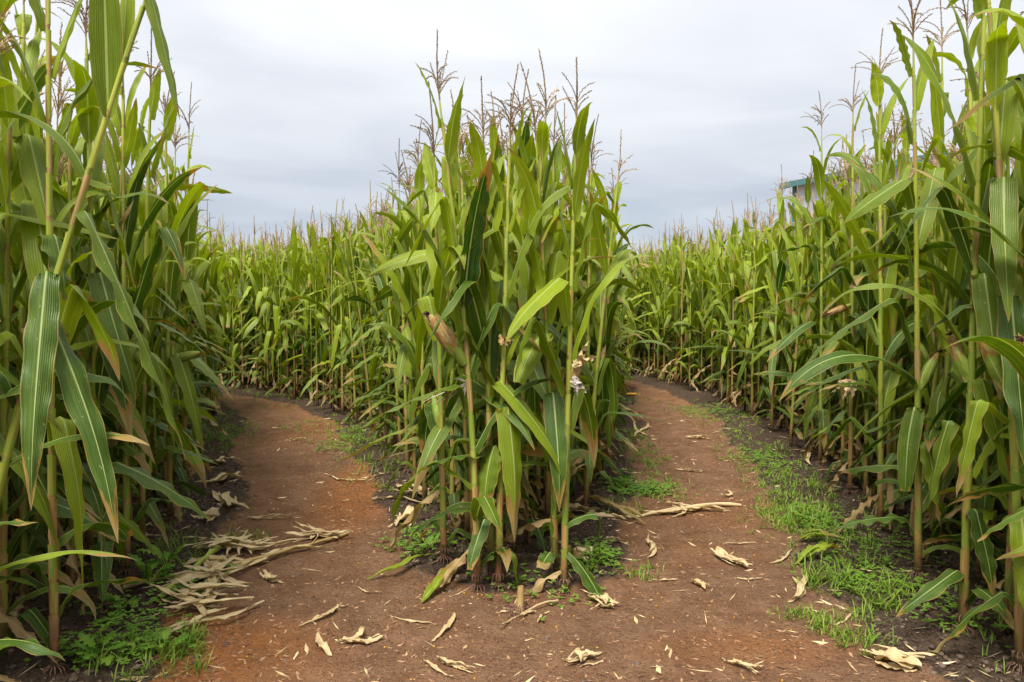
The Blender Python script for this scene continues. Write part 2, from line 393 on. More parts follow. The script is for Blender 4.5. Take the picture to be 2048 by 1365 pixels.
# ------------------------------------------------------------------ corn
def corn(seed, H=2.15, lean=(0, 0), az=None, hi=True, tall_first=1, dead=.22, tassel=True, ears=None, far=False, lw=1.0, leaf_over=None, curve=0.0, yellow=0.0):
    """returns the buffers of one plant around its own base; leaves as a list of (buffer)"""
    r = random.Random(seed)
    az = r.uniform(0, 2*PI) if az is None else az
    n, k = (26, 6) if hi else ((14, 4) if not far else (10, 2))
    nl = r.choice((15, 15, 16, 16, 17))
    steps = np.array([.05, .075, .10, .125, .145] + [.165] * (nl - 7) + [.15, .16])
    hts = np.cumsum(steps); hts *= H / (hts[-1] + .02)
    lx, ly = lean
    def axis_at(h):
        q = max(h, 0) / H
        bow = curve * math.sin(PI * min(q, 1))
        return np.array([lx * q ** 1.25 - bow, ly * q ** 1.25, h * (1 - .0)])
    P, Rr, loc, hh = [], [], [], []
    r0 = r.uniform(.0145, .0175); rt = .0065
    h0 = 0.0
    prev = -.04
    zig = r.uniform(.0005, .0025)
    for i, h in enumerate([0.0] + list(hts)):
        nxt = hts[i] if i < nl else h
        q = h / H; rad = r0 + (rt - r0) * q ** .9
        zz_ = np.array([math.cos(az), math.sin(az), 0]) * zig * (1 if i % 2 else -1)
        def put(hv, rv, lc):
            P.append(axis_at(hv) + zz_ * (1 if hv > 0 else 0)); Rr.append(rv); loc.append(lc); hh.append(max(hv, 0) / 3.0)
        if i == 0: put(-.05, rad * .9, .5); put(.0, rad * .95, .5); continue
        put(h - .012, rad * 1.03, .90); put(h, rad * 1.12, 1.0); put(h + .007, rad * .98, .05); put(h + .022, rad, .3)
        if i < nl: put(h + (nxt - h) * .6, rad * .99, .5)
    kk = 10 if hi else (6 if not far else 3)
    if far:
        P, Rr, loc, hh = P[::4] + [P[-1]], Rr[::4] + [Rr[-1]], [.5] * (len(P[::4]) + 1), hh[::4] + [hh[-1]]
    sb = Buf(); sb.add(*tube(P, np.array(Rr) * (1.0 if not far else 1.2), kk, r.random(), loc, hh))
    leaves = []
    rp = r.random()
    nodes = list(hts)
    for i in range(1, nl):
        q = (i - 1) / (nl - 2)
        side = az + (PI if i % 2 else 0) + r.gauss(0, .55)
        h = nodes[i - 1] + .88 * (nodes[i] - nodes[i - 1])
        h = min(h, H)
        base = axis_at(h); rad = r0 + (rt - r0) * (h / H)
        base = base + np.array([math.cos(side), math.sin(side), 0]) * rad * .55
        bell = math.exp(-((q - .50) / .42) ** 2)
        L = (.36 + .44 * bell) * r.uniform(.85, 1.12) * (1 - .38 * max(0, (q - .7) / .3)); W = (.052 + .048 * bell) * r.uniform(.88, 1.12) * lw
        dry = 0.0
        if q < .22:
            if r.random() < dead:
                dry = 1.0
            L *= .8
        p = r.uniform(1.6, 3.4)
        if q > .8: th0 = R_(r.uniform(5, 18)); bend = R_(r.uniform(5, 45)) if r.random() < .65 else R_(r.uniform(70, 150))
        elif q > .5: th0 = R_(r.uniform(8, 24)); bend = R_(r.choice((r.uniform(10, 45), r.uniform(20, 60), r.uniform(70, 120), r.uniform(110, 160))))
        elif q > .2: th0 = R_(r.uniform(10, 32)); bend = R_(r.uniform(90, 160)); p = r.uniform(1.1, 2.6)
        else: th0 = R_(r.uniform(25, 50)); bend = R_(r.uniform(95, 145)); p = r.uniform(.9, 1.7)
        fold = None
        if r.random() < (.88 if q < .48 else (.45 if q < .85 else .2)):
            fold = (r.uniform(.25, .68) if q > .45 else r.uniform(.12, .45), R_(r.uniform(80, 150) if q > .3 else r.uniform(50, 100))); bend *= .25
        if dry >= 1: th0 = R_(r.uniform(90, 130)); bend = R_(50); p = .6; W *= .6; fold = None
        elif r.random() < .55: dry = r.uniform(.04, .22) * (1.4 - q)
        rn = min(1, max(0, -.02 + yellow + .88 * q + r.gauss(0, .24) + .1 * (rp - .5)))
        spec = dict(az=side, L=L, W=W, th0=th0, bend=bend, p=p, fold=fold, twist=r.gauss(0, .55), drift=r.gauss(0, .30), wave=r.uniform(.002, .011) * (1 if q < .75 else .35),
                    wf=r.uniform(2.5, 6), rnd=rn, dry=dry, cup=r.uniform(.10, .34), cup0=1.05)
        if dry >= 1: spec.update(wave=.02, twist=r.gauss(0, 2.0), cup=.6)
        if r.random() < .16 and q < .9: spec.update(tipw=r.uniform(.3, .65)); spec['L'] *= r.uniform(.45, .8)
        if leaf_over and i in leaf_over:
            ov = leaf_over[i]
            if ov is None: continue
            spec.update(ov)
        if spec['L'] + h < 0: continue
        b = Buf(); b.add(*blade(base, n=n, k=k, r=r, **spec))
        if not far:   # the sheath below the blade, wrapped round the stalk
            hs_ = np.linspace(nodes[i-1] + .004, h + .004, 5 if hi else 3)
            if hs_[-1] > hs_[0] + .01:
                Pp = np.array([axis_at(x) for x in hs_]); rr = rad * (1.10 + .16 * np.linspace(0, 1, len(hs_)) ** 3)
                V, Fc, At = tube(Pp, rr, 8 if hi else 5, .5)
                sb.add(V, Fc, np.column_stack([At[:, 0], np.repeat(hs_ / 3.0, 8 if hi else 5), At[:, 2] * 0 + r.random(), At[:, 3] * 0 + .5]))
        if V_low(b): pass
        leaves.append((b, dry))
    # dead rags at the foot
    tb = Buf()
    if tassel:
        top = axis_at(H); d = axis_at(H) - axis_at(H - .15); d /= np.linalg.norm(d)
        Ls = r.uniform(.26, .38); nb = r.randint(8, 14) if not far else 4
        ped = r.uniform(.04, .15)
        sw = .0021 if hi else .0036
        def spikelets(Q, rad, dens, rn):
            nn = len(Q)
            for j in range(dens):
                t = (j + r.random()) / dens * (nn - 1); i0 = min(int(t), nn - 2); c = Q[i0] + (Q[i0+1] - Q[i0]) * (t - i0)
                dr = Q[i0+1] - Q[i0]; dr = dr / (np.linalg.norm(dr) + 1e-9)
                o = np.array([r.gauss(0, 1), r.gauss(0, 1), r.gauss(0, 1)]); o -= dr * o.dot(dr); o /= np.linalg.norm(o) + 1e-9
                w2 = np.cross(dr, o); l = r.uniform(.009, .014) * (1 if hi else 1.25); dd = dr * .8 + o * .55
                V = [c, c + dd*l*.5 + w2*sw, c + dd*l, c + dd*l*.5 - w2*sw]
                tb.add(V, [[0, 1, 2, 3]], [[.5, .5, rn, .2]] * 4)
        sb.add(*tube([top, top + d * (ped + .02)], [rt * .8, .0035], 5, .3, [.5, .5], [.8, .9]))
        t0 = top + d * ped
        lean_t = np.array([r.gauss(0, .10), r.gauss(0, .10), 0])
        Q = np.array([t0 + d * s * Ls + lean_t * s ** 2 * Ls for s in np.linspace(0, 1, 7 if not far else 3)])
        rn = min(1, max(0, r.gauss(.6 if hi else .12, .2)))
        tb.add(*tube(Q, np.linspace(.0045, .0020, len(Q)) * (1 if not far else 2.2), 4 if not far else 3, rn))
        if not far: spikelets(Q[1:], 0, 150 if hi else 60, rn)
        for j in range(nb):
            a = r.uniform(0, 2*PI); s0 = r.uniform(.02, .33); lb = r.uniform(.10, .21) * (1.1 - s0); a0 = R_(r.uniform(14, 40)); a1 = a0 + R_(r.uniform(5, 75))
            q0 = t0 + d * s0 * Ls; pts = [q0]; m_ = 6 if not far else 3
            for s in np.linspace(0, 1, m_):
                th = a0 + (a1 - a0) * s; pts.append(pts[-1] + np.array([math.sin(th)*math.cos(a), math.sin(th)*math.sin(a), math.cos(th)]) * lb / m_)
            pts = np.array(pts)
            tb.add(*tube(pts, np.linspace(.0024, .0012, len(pts)) * (1 if hi else (1.3 if not far else 2.4)), 3, rn))
            if not far: spikelets(pts[1:], 0, 42 if hi else 16, rn)
    eb = []
    if ears is None: ears = [(r.uniform(.38, .50), az + r.choice((0, PI)) + r.gauss(0, .4), r.uniform(.16, .22), R_(r.uniform(12, 30)), r.choice((.15, .3, .3, .6)))] if r.random() < .75 else []
    for (q, a, L, ang, dr) in ears:
        base = axis_at(q * H); base = base + np.array([math.cos(a), math.sin(a), 0]) * .012
        eb.append(ear(base, a, L, ang, dr, r, hi, far))
    return sb, leaves, tb, eb
def V_low(b):
    # no blade goes below the soil: let it lie along it
    V = b.v[0]; V[:, 2] = np.where(V[:, 2] < .02, .02 + .06 * (V[:, 2] - .02) * (V[:, 2] > -1), V[:, 2]); V[:, 2] = np.maximum(V[:, 2], .008)
    return True

def ear(base, a, L, ang, dr, r, hi, far, rad=.0245):
    rad = rad * max(1, L / .19)
    dr = dr if dr >= 1 else dr * .7
    """husk with overlapping bracts, ragged tips and a brown tuft of silk"""
    hb, sk = Buf(), Buf()
    d = np.array([math.sin(ang)*math.cos(a), math.sin(ang)*math.sin(a), math.cos(ang)])
    n, k = (12, 12) if hi else (6, 6)
    if far: n, k = 4, 4
    s = np.linspace(0, 1, n)
    prof = rad * np.clip(np.sin(PI * np.clip(s * .80 + .13, 0, 1)) ** .8, .18, 1)
    bow = np.array([math.cos(a), math.sin(a), 0]) * .015
    P = np.array([base + d * L * t + bow * t * t for t in s])
    V, F_, At = tube(P, prof, k, r.random())
    V = V + 0; At[:, 3] = dr * .6; At[:, 0] = .25 + .25 * At[:, 0]
    hb.add(V, F_, At)
    if not far:
        for j in range(5 if hi else 3):
            b0 = base + d * L * r.uniform(.0, .15); aa = r.uniform(0, 2*PI)
            up = np.array([math.cos(aa), math.sin(aa), 0]); up -= d * up.dot(d); up /= np.linalg.norm(up)
            # a bract: strip hugging the ear, its tip leaving it
            m_, kk = (10, 4) if hi else (6, 2)
            ss = np.linspace(0, 1, m_ + 1); sidev = np.cross(d, up); VV = []; AA = []
            Lb = L * r.uniform(.82, 1.06); out = r.uniform(-.01, .035)
            for t in ss:
                rr = rad * max(.15, math.sin(PI * min(1, t * .80 + .13))) * 1.10 + .001
                wd = rad * 1.5 * (1 - t ** 2.2) + .001
                c = b0 + d * Lb * t + bow * t * t + up * out * max(0, t - .7) / .3
                for uu in np.linspace(-1, 1, kk + 1):
                    phi = uu * wd / max(rr, .012) * .9
                    VV.append(c + up * rr * math.cos(phi) + sidev * rr * math.sin(phi)); AA.append([.5 + .45 * uu, t, r.random() * .01 + j / 5, dr if r.random() < 2 else 0])
            hb.add(VV, grid_faces(m_ + 1, kk + 1), AA)
        tip = P[-1]
        for j in range(26 if hi else 8):
            q = [tip - d * .012]; dd = d + np.array([r.gauss(0, .17) for _ in range(3)])
            for t in range(4):
                q.append(q[-1] + dd * .013); dd = dd * .8 + np.array([r.gauss(0, .2), r.gauss(0, .2), -.30])
            sk.add(*tube(q, [.0034, .0030, .0024, .0018, .0010], 3, .5))
    return hb, sk

def brace_roots(r, rad=.017):
    b = Buf()
    for lv, (h, n, out) in enumerate(((.028, 13, .026), (.075, 10, .020))):
        if lv == 1 and r.random() < .4: continue
        for i in range(n):
            a = 2*PI*i/n + r.gauss(0, .12); ro = out * r.uniform(.8, 1.25)
            ln = 1.0 if lv == 0 else .5
            p0 = np.array([math.cos(a)*rad*.8, math.sin(a)*rad*.8, h]); p2 = np.array([math.cos(a)*(rad+ro*ln), math.sin(a)*(rad+ro*ln), h - (h + .012) * (1 if lv == 0 else .35)])
            p1 = (p0 + p2) / 2 + np.array([math.cos(a)*.006, math.sin(a)*.006, .008])
            b.add(*tube([p0, p1, p2], [.0027, .0023, .0012], 5, .5))
    return b

def place_corn(name, x, y, data, label, group, split, roots=None):
    sb, leaves, tb, eb = data
    t = empty(name, (x, y, hz(x, y)), label, 'corn plant', group)
    sb.build('stalk', M['stalk'], t)
    if split:
        for b, dry in leaves:
            o = b.build('leaf', M['leaf'], t)
            if dry >= 1: o['label'] = 'dead straw brown leaf'
    else:
        f = Buf()
        for b, _ in leaves: f.add(*b.arrays())
        f.build('foliage', M['leaf'], t)
    if tb.v: tb.build('tassel', M['tassel'], t, False)
    for hb, sk in eb:
        h = hb.build('ear', M['husk'], t)
        if sk.v: sk.build('silk', M['silk'], h)
    if roots: roots.build('brace_roots', M['root'], t)
    return t

# the hand placed plants: foot (px, py), head (px, py of the top of the stalk), options
D = R_
HEROES = [
 # the point of the centre block
 (888, 1130, 872, 375, dict(seed=101, az=2.6, curve=.00, ears=[(.36, 2.4, .17, D(12), .1)]), 'corn plant with dark foot, first on the left at the point of the centre clump'),
 (955, 1178, 884, 232, dict(seed=102, az=3.05, curve=-.02, ears=[(.485, 3.45, .28, D(34), .75)],
    leaf_over={4: dict(az=3.3, th0=D(50), bend=D(70), L=.62), 5: dict(az=.3), 7: dict(az=.2)}), 'tall corn plant leaning left with a big brown tipped ear pointing up to the left'),
 (983, 1165, 968, 375, dict(seed=103, az=1.2, ears=[]), 'slim green stalked corn plant between the leaning one and the bare brown stalk'),
 (997, 1172, 1018, 312, dict(seed=104, az=.25, ears=[(.44, 1.4, .13, D(14), .7)], leaf_over={2: dict(az=-.6, th0=D(110), bend=D(50), L=.30, W=.06, dry=.1)}), 'corn plant with reddish brown lower stalk and a small reddish ear, middle of the clump'),
 (1052, 1085, 1045, 277, dict(seed=105, az=2.0), 'corn plant with the tallest tassel, just behind the middle of the clump'),
 (1112, 1150, 1075, 345, dict(seed=106, az=.6, ears=[(.345, -2.2, .20, D(12), .35)]), 'corn plant with an upright ear low on its thin stalk, right in the clump'),
 (1128, 1172, 1150, 277, dict(seed=107, az=.1, ears=[(.47, .2, .16, D(15), 1.0)], leaf_over={2: dict(az=-.5, th0=D(125), bend=D(45), L=.42, W=.085, dry=.05, fold=None), 3: dict(az=.2, th0=D(60), bend=D(90), L=.4)}), 'corn plant with a broad leaf hanging to the ground and a dry papery ear'),
 (1172, 1010, 1182, 375, dict(seed=108, az=.8), 'corn plant with a browned lower stalk on the right flank of the clump'),
 (905, 1050, 905, 332, dict(seed=109, az=2.2), 'corn plant in the second rank behind the left foot of the clump'),
 (1015, 1040, 950, 347, dict(seed=110, az=1.0), 'corn plant in the second rank behind the bare brown stalk'),
 (850, 1010, 838, 375, dict(seed=111, az=2.9), 'corn plant on the left flank of the centre clump, tips against the sky'),
 (1095, 1040, 1105, 322, dict(seed=112, az=.4), 'corn plant in the second rank behind the low upright ear'),
 (1215, 930, 1228, 435, dict(seed=113, az=.2), 'outermost corn plant on the right flank where the right path passes'),
 (955, 1000, 930, 352, dict(seed=114, az=1.6), 'corn plant in the third rank behind the leaning one'),
 (1140, 985, 1130, 345, dict(seed=115, az=.5), 'corn plant in the third rank above the hanging broad leaf'),
 (815, 950, 800, 415, dict(seed=116, az=2.7), 'corn plant at the left path edge with a long low leaf reaching over it'),
 (1060, 985, 1010, 345, dict(seed=117, az=1.9), 'corn plant in the third rank in the heart of the clump'),
 # left wall, near
 (-100, 1480, 300, -20, dict(seed=121, az=.35, lw=1.15, ears=[(.47, .2, .19, D(22), .3)], tall=1,
    leaf_over={12: dict(az=D(-62), th0=D(4), bend=D(6), p=1., fold=None, L=.60, W=.092, twist=0, drift=0, dry=.05, cup=.22, rnd=.45, tipw=0),
      14: dict(az=-.35, th0=D(8), bend=D(8), fold=(.14, D(155)), L=.50, W=.055, twist=.1, drift=0, dry=.08, rnd=.5, tipw=0),
      13: dict(az=D(75), th0=D(6), bend=D(12), fold=None, L=.5, W=.06, tipw=0, rnd=.8),
      11: dict(az=PI-.1, th0=D(22), bend=D(120), p=1.1, fold=None, L=.62, W=.085, twist=-.2, drift=0, rnd=.35, tipw=0),
      10: dict(az=-.25, th0=D(25), bend=D(15), fold=(.10, D(128)), L=.95, W=.075, twist=.5, drift=.1, wave=.012, dry=.1, rnd=.35, tipw=0),
      9: dict(az=D(-75), th0=D(20), bend=D(10), fold=(.10, D(140)), L=.80, W=.088, twist=.4, drift=.1, wave=.012, dry=.08, rnd=.12, tipw=0),
      8: dict(az=D(-20), th0=D(22), bend=D(12), fold=(.14, D(130)), L=.85, W=.088, twist=-.5, dry=.12, wave=.012, rnd=.1, tipw=0),
      7: dict(az=PI+.3, th0=D(20), bend=D(12), fold=(.16, D(120)), L=.8, W=.09, twist=.4, dry=.1, rnd=.1, tipw=0),
      6: dict(az=.1, th0=D(60), bend=D(50), fold=None, L=.5, W=.06, dry=.22, rnd=.2), 4: dict(az=.1, th0=D(70), bend=D(40), fold=None, L=.5, W=.05, dry=.22)}), 'very near corn plant leaning right with thick yellow green stalk and huge leaves'),
 (110, 1345, 140, -40, dict(seed=122, az=.1, ears=[(.43, 3.0, .20, D(15), .3)]), 'near corn plant standing in weeds, its leaves hanging to the bottom edge'),
 (50, 1240, 60, 40, dict(seed=123, az=1.4), 'corn plant with reddish foot behind the nearest one on the left'),
 (255, 1150, 245, 170, dict(seed=124, az=.5), 'corn plant with a long blade arched over the left path'),
 (205, 1215, 180, 90, dict(seed=125, az=-.4), 'corn plant in the left wall beside the green broadleaf weed'),
 (285, 1105, 320, 230, dict(seed=126, az=.2), 'corn plant with folded leaves beside the heap of husks'),
 (340, 1040, 330, 260, dict(seed=127, az=.1, ears=[(.42, -.2, .21, D(78), .1)]), 'corn plant whose light green ear juts out toward the left path'),
 (370, 975, 380, 300, dict(seed=128, az=-.3), 'slim corn plant where the left wall bends away, behind the jutting ear'),
 (-20, 1290, 10, 20, dict(seed=129, az=.7), 'corn plant at the very left edge, half out of view'),
 (30, 1130, 100, 60, dict(seed=130, az=.9), 'corn plant in the second rank of the left wall with straw coloured foot'),
 # right wall, near
 (1925, 1265, 1945, 20, dict(seed=141, az=2.9, leaf_over={6: dict(az=3.3, th0=D(50), bend=D(10), fold=(.22, D(115)), L=.48, W=.095, twist=.2, tipw=0), 4: dict(az=D(-70), th0=D(40), bend=D(10), fold=(.15, D(120)), L=.42, W=.08, tipw=0),
      7: dict(az=D(-80), th0=D(22), bend=D(12), fold=(.14, D(135)), L=.62, W=.095, twist=.4, tipw=0), 8: dict(az=2.9, th0=D(28), bend=D(130), fold=None, L=.75, W=.09), 9: dict(az=D(-100), th0=D(20), bend=D(10), fold=(.25, D(140)), L=.7, W=.10, twist=-.5, tipw=0)}), 'corn plant with a crown of brace roots standing on bare crumbly soil'),
 (1835, 1160, 1800, 150, dict(seed=142, az=3.2, leaf_over={7: dict(az=3.35, th0=D(45), bend=D(100), p=1., L=.85, W=.115, fold=None, twist=.9, tipw=0, dry=.08), 5: dict(az=D(-85), th0=D(30), bend=D(10), fold=(.15, D(130)), L=.5, W=.09, tipw=0),
      9: dict(az=D(-60), th0=D(20), bend=D(10), fold=(.2, D(135)), L=.6, W=.09, twist=.4, tipw=0)}), 'corn plant with a broad shiny leaf hanging toward the grass'),
 (2040, 1345, 1985, -20, dict(seed=143, az=3.0, lw=1.1, leaf_over={6: dict(az=3.2, th0=D(55), bend=D(5), fold=(.28, D(110)), L=.52, W=.09, dry=.16, rnd=.6, tipw=0), 4: dict(az=D(-100), th0=D(30), bend=D(10), fold=(.12, D(130)), L=.5, W=.085, tipw=0),
      8: dict(az=D(-110), th0=D(22), bend=D(12), fold=(.14, D(135)), L=.75, W=.10, twist=.4, tipw=0), 10: dict(az=D(-120), th0=D(18), bend=D(12), fold=(.2, D(140)), L=.7, W=.09, twist=-.4, tipw=0)}), 'nearest corn plant on the right with a bright smooth stalk'),
 (2015, 1230, 2030, 10, dict(seed=144, az=2.2), 'corn plant behind the nearest one on the right, reddish at the foot'),
 (1965, 1130, 1935, 90, dict(seed=145, az=2.5), 'corn plant between the rooted one and the nearest right one'),
 (1880, 1085, 1880, 140, dict(seed=146, az=3.4), 'corn plant in shade behind the broad shiny leaf'),
 (1760, 1060, 1745, 200, dict(seed=147, az=3.0), 'corn plant with arched leaves over the green grass'),
 (1700, 985, 1690, 250, dict(seed=148, az=3.1, ears=[(.52, 3.3, .17, D(110), 1.0)]), 'corn plant with a bleached dry husk hanging open'),
 (1640, 930, 1640, 290, dict(seed=149, az=2.8), 'corn plant with tasselled head in front of the shed'),
 (2120, 1420, 2110, -140, dict(seed=150, az=3.14, lw=1.15), 'corn plant mostly out of view whose long leaves poke in from the right'),
 (-90, 1500, -70, -200, dict(seed=151, az=.2, lw=1.1), 'corn plant mostly out of view whose leaves poke in from the left'),
 (1960, 1420, 2030, -60, dict(seed=152, az=2.8, skip=True), ''),
]
hero_xy = []; PLANT = {}
for (bx, by, tx, ty, o, lab) in HEROES:
    if o.pop('skip', 0): continue
    o.pop('tall', 0)
    x, y = at(bx, by, .03)
    seed = o.pop('seed')
    o['lw'] = 1.18 if seed < 140 else 1.08
    H = zat(ty, y) - .03
    H = min(H, 2.75) if H < 2.75 else 2.45
    lx = (tx - 1024) / FPX * y * (cp + 0) - x
    q = (zat(by, y), H)
    lx = max(-.55, min(.65, lx))
    r = random.Random(seed)
    data = corn(seed, H=max(1.95, H), lean=(lx, r.gauss(0, .05)), hi=True, **o)
    grp = 'corn at the point of the centre clump' if seed < 120 else ('near corn of the left wall' if seed < 140 or seed == 151 else 'near corn of the right wall')
    PLANT[seed] = place_corn('corn_plant', x, y, data, lab, grp, True, brace_roots(r))
    hero_xy.append((x, y))

# the walls of corn: one plant every third of a metre or so, in rows
cand = []
step = .25
for reg, poly, (x0, x1, y0, y1) in (('left', LEFT, (-13, -1.7, .6, 12.7)), ('mid', MIDL, (-12, 1.8, 4.02, 16.6)), ('right', RIGHT, (-12, 13, .6, 19))):
    gx = np.arange(x0, x1, step * .92); gy = np.arange(y0, y1, step)
    GX, GY = np.meshgrid(gx, gy); GX = GX + rng.normal(0, .055, GX.shape); GY = GY + rng.normal(0, .075, GY.shape)
    sdv = poly_sd(GX, GY, poly); vis = (np.abs(GX) < .70 * GY + 1.2)
    for x, y, s in zip(GX[(sdv < -.03) & vis], GY[(sdv < -.03) & vis], -sdv[(sdv < -.03) & vis]):
        if min(math.hypot(x - a, y - b_) for a, b_ in hero_xy) < .135: continue
        if reg != 'mid' and y < 2.3 and abs(x) < 2.15: continue
        if reg == 'mid' and y < 4.0: continue
        d = math.hypot(x, y)
        if s > 3.6 - (d > 9) * .8: continue
        if reg == 'left' and y > .9 * 12 and x < -8: continue
        cand.append((d * (1 + .55 * max(0, s - .25)), x, y, s, reg))
cand.sort()
N_IND = 300 - len(hero_xy)
def zone(x, y, reg):
    if reg == 'left': return ('green corn plant in the wall of corn along the left side of the left path', 'corn of the left wall')
    if reg == 'right':
        return ('green corn plant in the wall of corn along the right side of the right path', 'corn of the right wall')
    return ('green corn plant in the wedge of corn between the two paths, behind its point', 'corn of the wedge between the paths')
cr_ = random.Random(5)
for i, (sc, x, y, s, reg) in enumerate(cand[:N_IND]):
    H = cr_.gauss(2.06, .14)
    if reg == 'mid': H -= .05 + .08 * sstep(y, 5, 8)
    if reg == 'right' and x > 1.5 and y < 11: H += .10
    data = corn(1000 + i, H=H, lean=(cr_.gauss(0, .09), cr_.gauss(0, .08)), hi=False, dead=.32, lw=.94, tassel=cr_.random() < .72)
    lab, grp = zone(x, y, reg)
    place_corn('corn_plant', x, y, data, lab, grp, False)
# the rest of the field
tmpl = []
for i in range(26):
    sb, lv, tb, eb = corn(5000 + i, H=2.05, hi=False, far=True, dead=.4, tassel=True, yellow=.17)
    f = Buf()
    for b, _ in lv: f.add(*b.arrays())
    tmpl.append((sb.arrays(), f.arrays(), tb.arrays()))
parts = [Buf(), Buf(), Buf()]
for (sc, x, y, s, reg) in cand[N_IND:]:
    T = cr_.choice(tmpl); a = cr_.uniform(0, 2*PI); c_, s_ = math.cos(a), math.sin(a); k_ = cr_.gauss(1.01, .06)
    for j in range(3):
        V, F_, At = T[j]
        W_ = np.stack([(V[:, 0]*c_ - V[:, 1]*s_) + x, (V[:, 0]*s_ + V[:, 1]*c_) + y, V[:, 2] * k_ + .03], 1)
        parts[j].add(W_, F_, At)
root = empty('corn_field', (0, 12, 0)); tag(root, 'dense green mass of standing corn filling the field behind the front plants', 'corn field', kind='stuff')
for b_, nm, mt in zip(parts, ('stalks', 'foliage', 'tassels'), ('stalk', 'leaf', 'tassel')):
    o = b_.build(nm, M[mt], root); o['kind'] = 'stuff'; o.matrix_parent_inverse = root.matrix_world.inverted(); o.location = (0, -12, 0)
print('candidates', len(cand))

# ------------------------------------------------------------------ the shed beyond the field
def box(b, x0, x1, y0, y1, z0, z1, rnd=.5):
    V = [(x, y, z) for x in (x0, x1) for y in (y0, y1) for z in (z0, z1)]
    b.add(V, [[0,1,3,2],[4,6,7,5],[0,4,5,1],[2,3,7,6],[0,2,6,4],[1,5,7,3]], [[.5,.5,rnd,0]]*8)
shed = empty('shed', (13.05, 35, 0), 'pale corrugated metal shed with teal roof and trim, seen above the corn', 'shed')
shed.rotation_euler = (0, 0, math.atan2(-4.7, 2.0))
M['wall'] = plain('shed_wall', (.56, .67, .80), (.62, .72, .84), .6, .5)
M['teal'] = plain('shed_teal', (.06, .17, .19), (.07, .20, .215), .8, .45)
EL, WD, EH = 6.5, 11.0, 6.85      # length along local x, width along +y (away), eave height
b = Buf(); nx = 17 * 4 * 4
xs_ = np.linspace(0, EL, nx); prof = .012 * np.clip(np.sin(xs_ * 2*PI / .25) * 1.6, -1, 1)
for yy, sg in ((0, 1), (WD, -1)):
    V = np.stack([np.stack([xs_, yy + sg*prof, 0*xs_ + zz_], 1) for zz_ in (0, EH)], 0); b.add(V, grid_faces(2, nx), np.full((2*nx, 4), .5))
yw = np.linspace(0, WD, 180); rise = 1.0 * (1 - np.abs(yw / WD * 2 - 1))
for xx in (0.0, EL):
    pr = .012 * np.clip(np.sin(yw * 2*PI / .25) * 1.6, -1, 1)
    V = np.stack([np.stack([xx + pr, yw, 0*yw], 1), np.stack([xx + pr, yw, EH + rise], 1)], 0); b.add(V, grid_faces(2, 180), np.full((360, 4), .5))
b.build('wall', M['wall'], shed, False)
b = Buf()
yw = np.array([-.35, WD/2, WD + .35]); zr = np.array([EH - .10, EH + 1.05, EH - .10])
for k_ in range(2):
    V = [(x_, yw[k_+j], zr[k_+j] + dz_) for x_ in (-.4, EL + .4) for j in (0, 1) for dz_ in (0, .14)]
    b.add(V, [[0,1,3,2],[4,6,7,5],[0,4,5,1],[2,3,7,6],[0,2,6,4],[1,5,7,3]], [[.5]*4]*8)
b.build('roof', M['teal'], shed, False)
b = Buf(); box(b, -.42, EL + .42, -.50, -.36, EH - .24, EH + .02); b.build('gutter', M['teal'], shed, False)
for (cx, cy) in ((-.06, -.06), (EL - .1, -.06), (-.06, WD - .1), (EL - .1, WD - .1)):
    b = Buf(); box(b, cx, cx + .2, cy, cy + .2, 0, EH - .12); b.build('corner_trim', M['teal'], shed, False)

# ------------------------------------------------------------------ what lies on the ground
def flat_blade(L, W_in, rnd=.5, dry=1.0, bendy=.6, n=16, k=4, r=random, up=.0, curl=.5, fray=0):
    """a dead leaf lying down: winding centre line, curled section, buckles; local, along +x"""
    W = W_in; s = np.linspace(0, 1, n + 1); a = bendy * (s - .5) + .3 * np.sin(s * r.uniform(3, 8) + r.uniform(0, 6)) * bendy
    T = np.stack([np.cos(a), np.sin(a)], 1); P = np.vstack([[0, 0], np.cumsum(T[1:] * L / n, 0)]) - np.array([L / 2, 0])
    pk = r.uniform(.2, .7); wd = W * .8 * np.clip(.12 + np.minimum(s / pk, (1 - s) / (1 - pk)) ** r.uniform(.5, .9), .03, 1.0) * (1 + .09 * np.sin(s * r.uniform(9, 22) + r.uniform(0, 6)))
    nk = n; kink = np.cumsum(rng.normal(0, .13, n + 1)) * bendy * .8; a = a + kink; T = np.stack([np.cos(a), np.sin(a)], 1); P = np.vstack([[0, 0], np.cumsum(T[1:] * L / n, 0)]); P = P - P.mean(0)
    u = np.linspace(-1, 1, k + 1); roll = curl * (1 + .6 * np.sin(s * r.uniform(3, 9) + r.uniform(0, 6)))
    ang = u[None, :] * roll[:, None] * 1.4
    lat = np.sin(ang) / np.maximum(roll[:, None] * 1.4, .05) * wd[:, None] / 2
    z_ = (1 - np.cos(ang)) / np.maximum(roll[:, None] * 1.4, .05) * wd[:, None] / 2
    z_ = z_ + (.006 + .5 * W * .25 * (1 + np.sin(s * r.uniform(4, 10) + r.uniform(0, 6))))[:, None] + up * (np.sin(PI * s) if up > 0 else 0 * s)[:, None] + rng.normal(0, .0028, (n + 1, k + 1)) * min(1, W / .03) + (rng.normal(0, 1, n + 1).cumsum() * .0012)[:, None]
    Nn = np.stack([-T[:, 1], T[:, 0]], 1)
    xy = P[:, None, :] + lat[..., None] * Nn[:, None, :]
    V = np.concatenate([xy, np.maximum(z_, .003)[..., None]], 2)
    at_ = np.empty((n + 1, k + 1, 4)); at_[..., 0] = ((u + 1) / 2)[None, :]; at_[..., 1] = s[:, None]; at_[..., 2] = rnd; at_[..., 3] = dry
    return V.reshape(-1, 3), grid_faces(n + 1, k + 1), at_.reshape(-1, 4)
